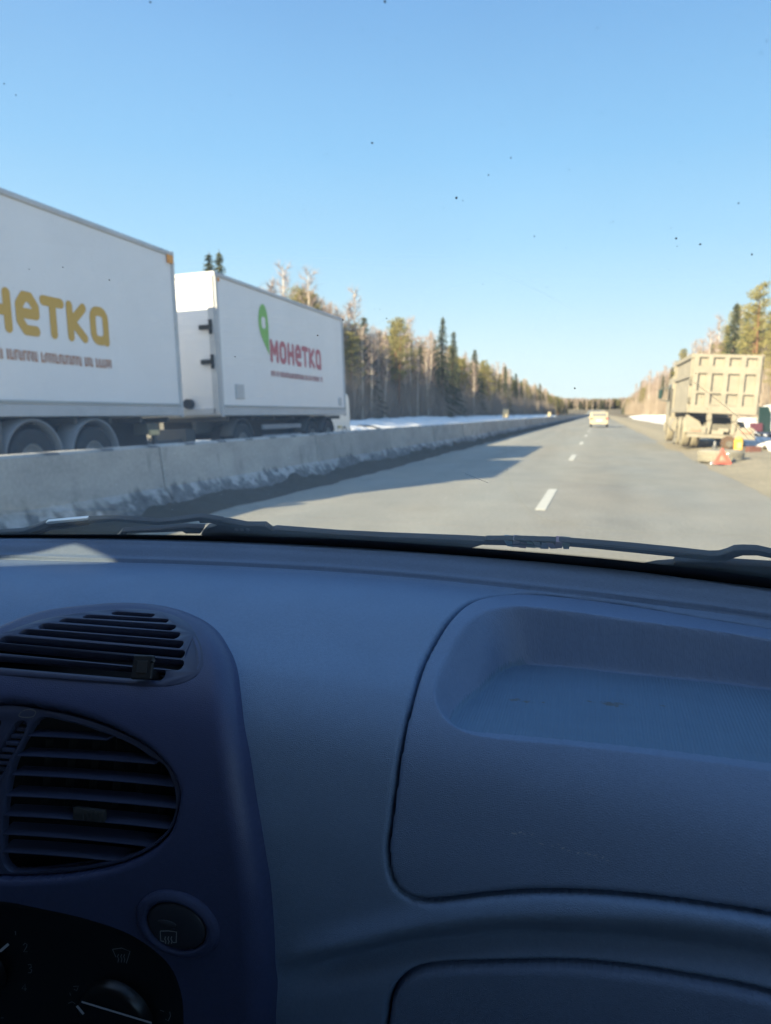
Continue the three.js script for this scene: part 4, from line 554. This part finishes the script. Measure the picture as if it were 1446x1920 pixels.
  const em = spline(H([[92, 572], [112, 550], [150, 545], [174, 555], [166, 574], [132, 582]].map((p) => z6(...p)), 0.0165), true, 40); mc('emblem_ring', ribbon([...em, em[0]], 0.0009, 0.0168), mat([0.16, 0.16, 0.17], 0.4), vent);
}
const atN = (g, c, h) => { const [x, v] = c, q = prAt(v), a = DM(x, v, h), n = V(2 * -BOW * (x - XC) * q[2] * 0, q[3], q[2]).normalize(); g.rotateX(0); g.applyQuaternion(new THREE.Quaternion().setFromUnitVectors(V(0, 1, 0), n)); g.translate(...a); return norm(g); };
const lathe = (pts, n = 48) => { const g = new THREE.LatheGeometry(pts.map((p) => new THREE.Vector2(...p)), n); return g; };
const strokes = (list, conv, w, h) => list.map((l) => ribbon(H(l.map((p) => conv(...p)), h), w, h));
{ // rear window heater button
  const c = hit(334, 1732, HR), r = 0.045, sq = (g) => { g.scale(1, 1, 0.74); return g; }, b = mc('heater_button', atN(sq(lathe([[r, -0.006], [r, 0.0005], [r * 0.97, 0.003], [r * 0.9, 0.0052], [r * 0.8, 0.006], [r * 0.74, 0.0052], [r * 0.71, 0.0035], [r * 0.705, -0.006]])), c, HR), P.hood);
  mc('button_cap', atN(sq(lathe([[0.001, 0.0072], [r * 0.3, 0.0071], [r * 0.55, 0.0062], [r * 0.655, 0.0048], [r * 0.69, 0.003], [r * 0.692, -0.006]])), c, HR), mat([0.03, 0.032, 0.042], 0.45), b);
  mc('finger_notch', atN(new THREE.SphereGeometry(r * 0.2, 20, 10).scale(1.1, 0.1, 0.34), hit(321, 1722, HR), HR + 0.0074), mat([0.045, 0.046, 0.055], 0.45), b);
  const w = [[0, 0], [1, -3], [0, -6], [-1, -9], [0, -12]]; mc('heater_symbol', strokes([[[778, 512], [776, 480], [815, 479], [855, 484], [853, 535], [838, 535]], [[778, 512], [779, 528], [795, 530]], ...[800, 815, 830].map((x) => [[x, 541], [x + 4, 530], [x - 2, 518], [x + 2, 506]])], z7, 0.0009, HR + 0.0082), P.print, b);
}
{ // heater panel with knobs
  const pan = spline(H([[-300, 1720], [-150, 1700], [0, 1690], [70, 1702], [180, 1728], [255, 1758], [318, 1810], [340, 1862], [345, 1930], [345, 2100], [-300, 2100]], HR), true, 120), pg = mc('heater_panel', chart(-0.66, -0.28, Math.min(...pan.map((p) => p[1])) - 0.002, VL, 0.002, (x, v) => [HR + 0.0011 - edge(-sdPoly(x, v, pan), 0.0012), 0], (x, v) => sdPoly(x, v, pan) < 0, snapTo(pan, 0)), P.gloss);
  const kn = (px, py, r, hh) => { const c = hit(px, py, HR); mc('knob', atN(lathe([[0.001, hh], [r * 0.8, hh], [r * 0.9, hh - 0.001], [r, hh - 0.004], [r * 1.04, 0.0]]), c, HR + 0.001), P.gloss, pg); return c; };
  kn(-28, 1818, 0.026, 0.012); kn(222, 1905, 0.04, 0.012);
  for (const [l, q] of [[[[0, 578], [42, 542]], 0.0026], [[[395, 822], [735, 925]], 0.0022], [[[372, 842], [405, 882]], 0.0032]]) mc('knob_pointer', strokes([l], z7, q, HR + 0.0145), mat([0.55, 0.56, 0.6], 0.5), pg);
  const dg = [[[113, 548], [122, 538], [132, 545], [128, 558], [115, 580], [133, 580]], [[135, 643], [150, 641], [152, 655], [142, 660], [155, 668], [150, 682], [136, 682]], [[122, 770], [122, 735], [106, 760], [130, 760]], [[72, 485], [76, 480], [76, 500]], [[545, 568], [590, 562], [630, 578], [612, 636]], [[545, 568], [562, 606]], ...[572, 588, 602].map((x) => [[x + 2, 592], [x - 3, 604], [x + 3, 614], [x - 1, 632]]), [[355, 748], [380, 746], [372, 768], [358, 762]], [[338, 778], [342, 792]], [[775, 862], [795, 870]], [[800, 905], [815, 915], [826, 890], [822, 870]], [[330, 830], [350, 822], [365, 832]], [[5, 900], [18, 900]]];
  mc('panel_marks', strokes(dg, z7, 0.0008, HR + 0.0016), mat([0.24, 0.26, 0.27], 0.6), pg);
}
{ // small clip pinched on the top grille
  const a = hit(268, 1252, 0.034), t = thing('phone_clip', 'small black phone holder clip pinched on the slats of the top vent', 'phone holder'), A = DM(a[0], a[1], 0.034); t.position.set(...A);
  const pl = bx(0.0215, 0.024, 0.005, 0, 0, 0, 0.002); pl.rotateX(-0.45); pl.rotateY(0.2); mk('holder_plate', [pl], P.clip, t); const rim = bx(0.011, 0.012, 0.0016, 0, 0, 0.003, 0.0006); rim.rotateX(-0.45); rim.rotateY(0.2); mk('pad', [rim], mat([0.028, 0.027, 0.027], 0.8), t);
  mk('clamp', [bar([0.002, -0.004, -0.002], [0.006, -0.022, -0.02], 0.006, 14, 0.005), bx(0.02, 0.008, 0.008, 0.006, -0.019, -0.012, 0.002), bar([0.009, 0.006, -0.002], [0.014, 0.009, 0.002], 0.0016, 8)], P.clip, t);
}

// windscreen, wipers and the shell of the cabin
const SUN_SLITS = [[[-0.36, 1.405], [-0.325, 1.438], [-0.301, 1.457], [-0.267, 1.486], [-0.242, 1.51], [-0.211, 1.533], [-0.16, 1.556], [-0.1, 1.574], [-0.055, 1.584], [-0.085, 1.563], [-0.154, 1.517], [-0.227, 1.463], [-0.31, 1.4]], [[-0.44, 1.43], [-0.31, 1.5], [-0.2, 1.575], [-0.15, 1.61], [-0.2, 1.62], [-0.32, 1.545], [-0.44, 1.465]]];  // openings in the unseen left wall, shaped to pass only chosen sunbeams
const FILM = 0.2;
const GB = [-0.972, 1.165], GD = [0.7565, 0.654], GN = [-0.654, 0.7565], GL = 0.89;
const GM = (x, s, h = 0) => [x, GB[1] + GD[1] * s + GN[1] * h, GB[0] + GD[0] * s + GN[0] * h + BOW * (x - XC) ** 2];
function hitG(px, py, h = 0) { const d = ray(px, py), f = (t) => { const x = d.x * t, z = d.z * t - BOW * (x - XC) ** 2 - GB[0], y = EYE.y + d.y * t - GB[1]; return [z * GN[0] + y * GN[1] - h, x, z * GD[0] + y * GD[1]]; }; let a = 0.1, b = 1.7; for (let t = 0.1; t < 1.7; t += 0.02) if (f(t)[0] > 0) { b = t; break; } else a = t; for (let k = 0; k < 30; k++) { const m = (a + b) / 2; if (f(m)[0] > 0) b = m; else a = m; } const q = f(b); return [q[1], q[2]]; }
const HG = (pts, h) => pts.map((p) => hitG(p[0], p[1], h));
const XL = -1.08, XRt = 0.32;
const screen = mc('windscreen', grid(60, 40, (i, j) => { const x = lerp(XL, XRt, i), s = GL * j; return [...GM(x, s, 0), x, s]; }), P.glass);
{
  const top = HG([[-400, 1002], [0, 1002], [300, 1003], [640, 1011], [840, 1024], [1180, 1052], [1446, 1085], [1620, 1112]], -0.002), ts = spline(top, false, 80);
  mc('black_border', grid(200, 6, (i, j) => { const x = lerp(XL, XRt, i), s = lerp(-0.06, along(ts, x), j); return [...GM(x, s, -0.002), x, s]; }), P.frit, screen);
  const o = new THREE.InstancedMesh(new THREE.CircleGeometry(0.00062, 8), P.frit, 1100), m4 = new THREE.Matrix4(), q = new THREE.Quaternion().setFromUnitVectors(V(0, 0, 1), V(0, GN[1], GN[0]).normalize());
  for (let k = 0; k < 1100; k++) { const row = k % 2, x = -0.75 + 0.0019 * (k >> 1) + row * 0.00095, p = GM(x, along(ts, x) + 0.0009 + row * 0.0013, -0.002), s = 1 - row * 0.3; m4.compose(V(p[0] - XC, p[1], p[2]), q, V(s, s, s)); o.setMatrixAt(k, m4); }
  o.name = 'border_dots'; o.userData.kind = 'stuff'; screen.add(o);
  // thin uneven dusty film outside the glass, added to haze the view
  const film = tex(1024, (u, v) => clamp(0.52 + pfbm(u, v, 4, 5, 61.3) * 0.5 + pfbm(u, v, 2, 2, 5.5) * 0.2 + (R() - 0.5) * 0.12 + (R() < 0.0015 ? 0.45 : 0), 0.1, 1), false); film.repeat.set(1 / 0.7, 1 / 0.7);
  mc('dusty_haze_film', grid(60, 40, (i, j) => { const x = lerp(XL, XRt, i), s = lerp(0, GL, j); return [...GM(x, s, 0.0015), x, s]; }), new THREE.MeshPhysicalMaterial({ color: rgb(0.75, 0.72, 0.66), roughness: 1, transmission: 0.6, thickness: 0, transparent: true, opacity: FILM, alphaMap: film, side: THREE.DoubleSide }), screen);
  // bug specks and dust on the glass
  const dot = new THREE.IcosahedronGeometry(1, 0), sp = [[698, 268, 3], [856, 371, 3.6], [1268, 447, 3], [1313, 458, 3], [1410, 477, 2.5], [1002, 443, 2], [1078, 728, 3.4], [30, 178, 2], [8, 157, 2], [282, 4, 2.5], [916, 328, 2], [958, 296, 2], [1385, 381, 2], [725, 597, 2.4], [643, 600, 3.2], [596, 629, 3.2], [441, 669, 2.6], [205, 525, 2.6], [118, 501, 2.6], [55, 505, 2], [1305, 700, 1.6], [722, 3, 3], [1270, 462, 1.6], [868, 376, 1.6]];
  for (let k = 0; k < 70; k++) sp.push([rr(0, 1446), rr(20, 880), rr(0.6, 1.5)]);
  const mm = (list, mt, name) => { const im = new THREE.InstancedMesh(dot, mt, list.length); list.forEach(([px, py, r], i) => { const [x, s] = hitG(px, py, -0.001), p = GM(x, s, -0.001), w = (r / 2) * 0.72 / F; m4.compose(V(p[0] - XC, p[1], p[2]), q.clone().multiply(new THREE.Quaternion().setFromAxisAngle(V(0, 0, 1), rr(0, 3))), V(w * 1.2, w * 0.9, w * 0.5)); im.setMatrixAt(i, m4); }); im.name = name; im.userData.kind = 'stuff'; screen.add(im); };
  mm(sp, mat([0.03, 0.028, 0.025], 0.9), 'bug_specks');
  const du = []; for (let k = 0; k < 60; k++) du.push([rr(0, 900), rr(700, 960), rr(0.6, 1.6)]); mm(du, mat([0.7, 0.72, 0.75], 0.9), 'dust_specks');
  const sc = []; for (const [a, b, c, d, w] of [[872, 888, 916, 906, 1.6], [1372, 790, 1404, 824, 0.9], [1386, 792, 1424, 832, 0.9], [1402, 800, 1446, 842, 0.7], [1300, 716, 1360, 762, 0.8], [1360, 762, 1395, 792, 0.8], [930, 508, 1010, 545, 0.16], [1010, 545, 1085, 584, 0.16]]) sc.push(ribbon(HG([[a, b], [(a + c) / 2 + 0.6, (b + d) / 2], [c, d]], -0.001), w * 0.42 / F, -0.001, GM)); mc('glass_scratch', sc, mat([0.6, 0.62, 0.64], 0.6), screen);
}
{
  const w = (name, par, polys, h0, h1, m, sm) => mc(name, polys.map(([pts, holes]) => plate(HG(pts, h1), (holes || []).map((q) => HG(q, h1)), h0, h1, Math.min(0.0008, (h1 - h0) / 3), GM)), m, par);
  // left wiper: broad arm on its pivot, thin blade
  const arm = w('wiper_arm', car, [[[[376, 966], [410, 968], [440, 972], [465, 977], [500, 977], [512, 986], [520, 984], [560, 987], [640, 993], [723, 997], [800, 1000], [880, 1003], [912, 1005], [905, 1012], [866, 1024], [845, 1040], [420, 1040], [404, 1009], [398, 1005], [380, 994], [392, 982], [412, 976], [398, 972], [378, 972]], [[[531, 1008.5], [546, 1000.5], [568, 999.5], [566, 1006.5]]]], [[[216, 1007], [232, 988], [300, 985], [352, 981], [386, 982], [379, 992], [352, 992], [345, 988], [300, 990], [243, 991], [228, 1010]]]], 0.014, 0.022, P.wiper);
  mc('pivot_bolt', [447, 457, 468].map((x) => { const [a, s] = hitG(x, 983, 0.022), g = new THREE.CylinderGeometry(0.0028, 0.003, 0.003, 14); g.applyQuaternion(new THREE.Quaternion().setFromUnitVectors(V(0, 1, 0), V(0, GN[1], GN[0]))); g.applyQuaternion(new THREE.Quaternion()); g.translate(...GM(a, s, 0.014)); return norm(g); }), P.trim, arm);
  const bl = w('wiper_blade', car, [[[[-40, 995], [0, 992], [44, 989], [66, 982], [90, 973], [168, 967], [215, 965], [250, 967], [300, 971], [330, 968], [378, 962], [420, 968], [410, 974], [378, 969], [330, 974], [300, 977], [250, 973], [215, 970], [168, 975], [95, 981], [70, 990], [48, 999], [0, 1003], [-40, 1004]]]], 0.012, 0.019, P.wiper);
  w('blade_clip', bl, [[[[88, 976], [91, 973.5], [167, 966.5], [168, 970], [92, 978]]]], 0.0065, 0.0112, mat([0.75, 0.75, 0.72], 0.45, { metalness: 1 }));
  w('lower_bracket', bl, [[[[32, 1003], [62, 996], [80, 990], [97, 985], [170, 976.5], [170, 978.5], [98, 988], [84, 995], [62, 1004]]]], 0.01, 0.016, P.wiper);
  w('long_blade', car, [[[[912, 1003.5], [976, 1003.5], [1050, 1006], [1120, 1011], [1180, 1016], [1262, 1024], [1330, 1031.5], [1348, 1031], [1362, 1027], [1376, 1021], [1392, 1020], [1420, 1021], [1446, 1027], [1480, 1036], [1480, 1044], [1446, 1036], [1420, 1031], [1392, 1031], [1378, 1035], [1362, 1041], [1340, 1041.5], [1262, 1034], [1180, 1026], [1120, 1020], [1060, 1015], [980, 1014.5], [905, 1013]]]], 0.013, 0.02, P.wiper);
  const lb = car.children[car.children.length - 1]; for (let k = 0; k < 9; k++) { const a = 948 + k * 13.2, y = 1002.3 + k * 0.2 + (k > 1 ? 1.4 : 0), q = rr(-4, 4), e = rr(-4, 4); w('tape_wrap', lb, [[[[a + q, y - rr(0, 1)], [a + 14 + e, y + 1.2], [a + 17 - e, y + rr(11.5, 13)], [a + 2 - q, y + rr(10.5, 12.5)]]]], 0.0125, 0.0205 + rr(0.0002, 0.0018), mat([0.3, 0.3, 0.31].map((c) => c * rr(0.6, 1.35)), rr(0.25, 0.6))); }
  w('wiper_arm', car, [[[[1200, 1056], [1230, 1050], [1262, 1047.5], [1266, 1042], [1272, 1041], [1340, 1044], [1446, 1050.5], [1520, 1056], [1520, 1130], [1300, 1090]], [[[1343, 1070.5], [1360, 1070], [1368, 1073.5], [1350, 1073.5]], [[1409, 1064], [1430, 1066], [1460, 1074], [1430, 1071]], [[1406, 1075], [1430, 1076.5], [1460, 1082], [1460, 1087], [1420, 1080]]]]], 0.014, 0.022, P.wiper);
}
{ // cabin shell, mostly out of the frame: it shades the dash, left side closed but for added sun slits
  const W0 = -1.13, W1 = 0.37, side = (x, hole, name) => { const s = new THREE.Shape([[-1.06, 0.3], [1.7, 0.3], [1.7, 1.84], [-0.26, 1.84], [-1.06, 1.17]].map((p) => new THREE.Vector2(...p))); for (const q of hole) s.holes.push(new THREE.Path(spline(q, true, 60).map((p) => new THREE.Vector2(...p)))); const g = new THREE.ExtrudeGeometry(s, { depth: 0.05, bevelEnabled: false }); g.rotateY(-Math.PI / 2); g.translate(x, 0, 0); return mc(name, norm(g), P.trim); };
  side(W0, SUN_SLITS, 'left_side_wall').name = 'door'; side(W1 + 0.05, [[[-0.5, 1.18], [0.9, 1.18], [0.9, 1.58], [0.1, 1.62], [-0.2, 1.58]]], 'door').name = 'door';
  SUN_SLITS.forEach((q, k) => { const c = [q.reduce((a, p) => a + p[0], 0) / q.length, q.reduce((a, p) => a + p[1], 0) / q.length], g = new THREE.ShapeGeometry(new THREE.Shape(spline(q.map((p) => [c[0] + (p[0] - c[0]) * 1.05, c[1] + (p[1] - c[1]) * 1.1]), true, 50).map((p) => new THREE.Vector2(...p)))); g.rotateY(-Math.PI / 2); g.translate(W0 - 0.025, 0, 0); mc('side_window', norm(g), new THREE.MeshPhysicalMaterial({ color: k ? rgb(0.9, 0.92, 0.9) : rgb(0.32, 0.33, 0.32), roughness: 0, transmission: 1, thickness: 0, ior: 1.5, side: THREE.DoubleSide })); });  // panes added over the slits; the dark one dims the dash sun patch
  mc('roof', grid(24, 20, (i, j) => { const x = lerp(W0 - 0.03, W1 + 0.03, i), z = lerp(-0.295 + BOW * (x - XC) ** 2, 1.7, j); return [x, 1.752 + 0.07 * (1 - ((x - XC) / 0.78) ** 2) * ss(0, 0.3, j) + 0.02 * ss(0, 0.4, j), z, x, z]; }), P.liner);
  mc('roof_skin', grid(24, 20, (i, j) => { const x = lerp(W0 - 0.05, W1 + 0.05, i), z = lerp(-0.305 + BOW * (x - XC) ** 2, 1.72, j); return [x, 1.79 + 0.07 * (1 - ((x - XC) / 0.8) ** 2), z, x, z]; }), K.black);
  mc('rear_wall', [bx(W1 - W0, 1.55, 0.05, XC, 1.05, 1.68, 0)], P.trim); mc('cabin_floor', bx(W1 - W0, 0.05, 2.8, XC, 0.3, 0.3, 0), P.trim);
  mc('firewall', bx(W1 - W0, 0.86, 0.03, XC, 0.74, -0.985, 0), P.black);
  for (const [x, s] of [[XL - 0.06, -1], [XRt + 0.06, 1]]) mc('windscreen_pillar', bar([x, 1.15, -0.98 + BOW * (x - XC) ** 2], [x, 1.78, -0.26 + BOW * (x - XC) ** 2], 0.03, 10), P.trim);
  mc('bonnet', grid(20, 16, (i, j) => { const x = lerp(W0 - 0.02, W1 + 0.02, i), z = lerp(-1.06, -1.75, j) + BOW * (x - XC) ** 2 * 0.9; return [x, 1.05 - 0.24 * Math.pow(j, 1.3) - 0.05 * ((x - XC) / 0.75) ** 2, z, x, z]; }), mat([0.1, 0.11, 0.12], 0.25));
  mc('cowl_panel', grid(20, 4, (i, j) => { const x = lerp(W0, W1, i), z = lerp(-0.985, -1.07, j) + BOW * (x - XC) ** 2; return [x, 1.125 - 0.075 * j, z, x, z]; }), P.wiper);
}
renderer.render(scene, camera);
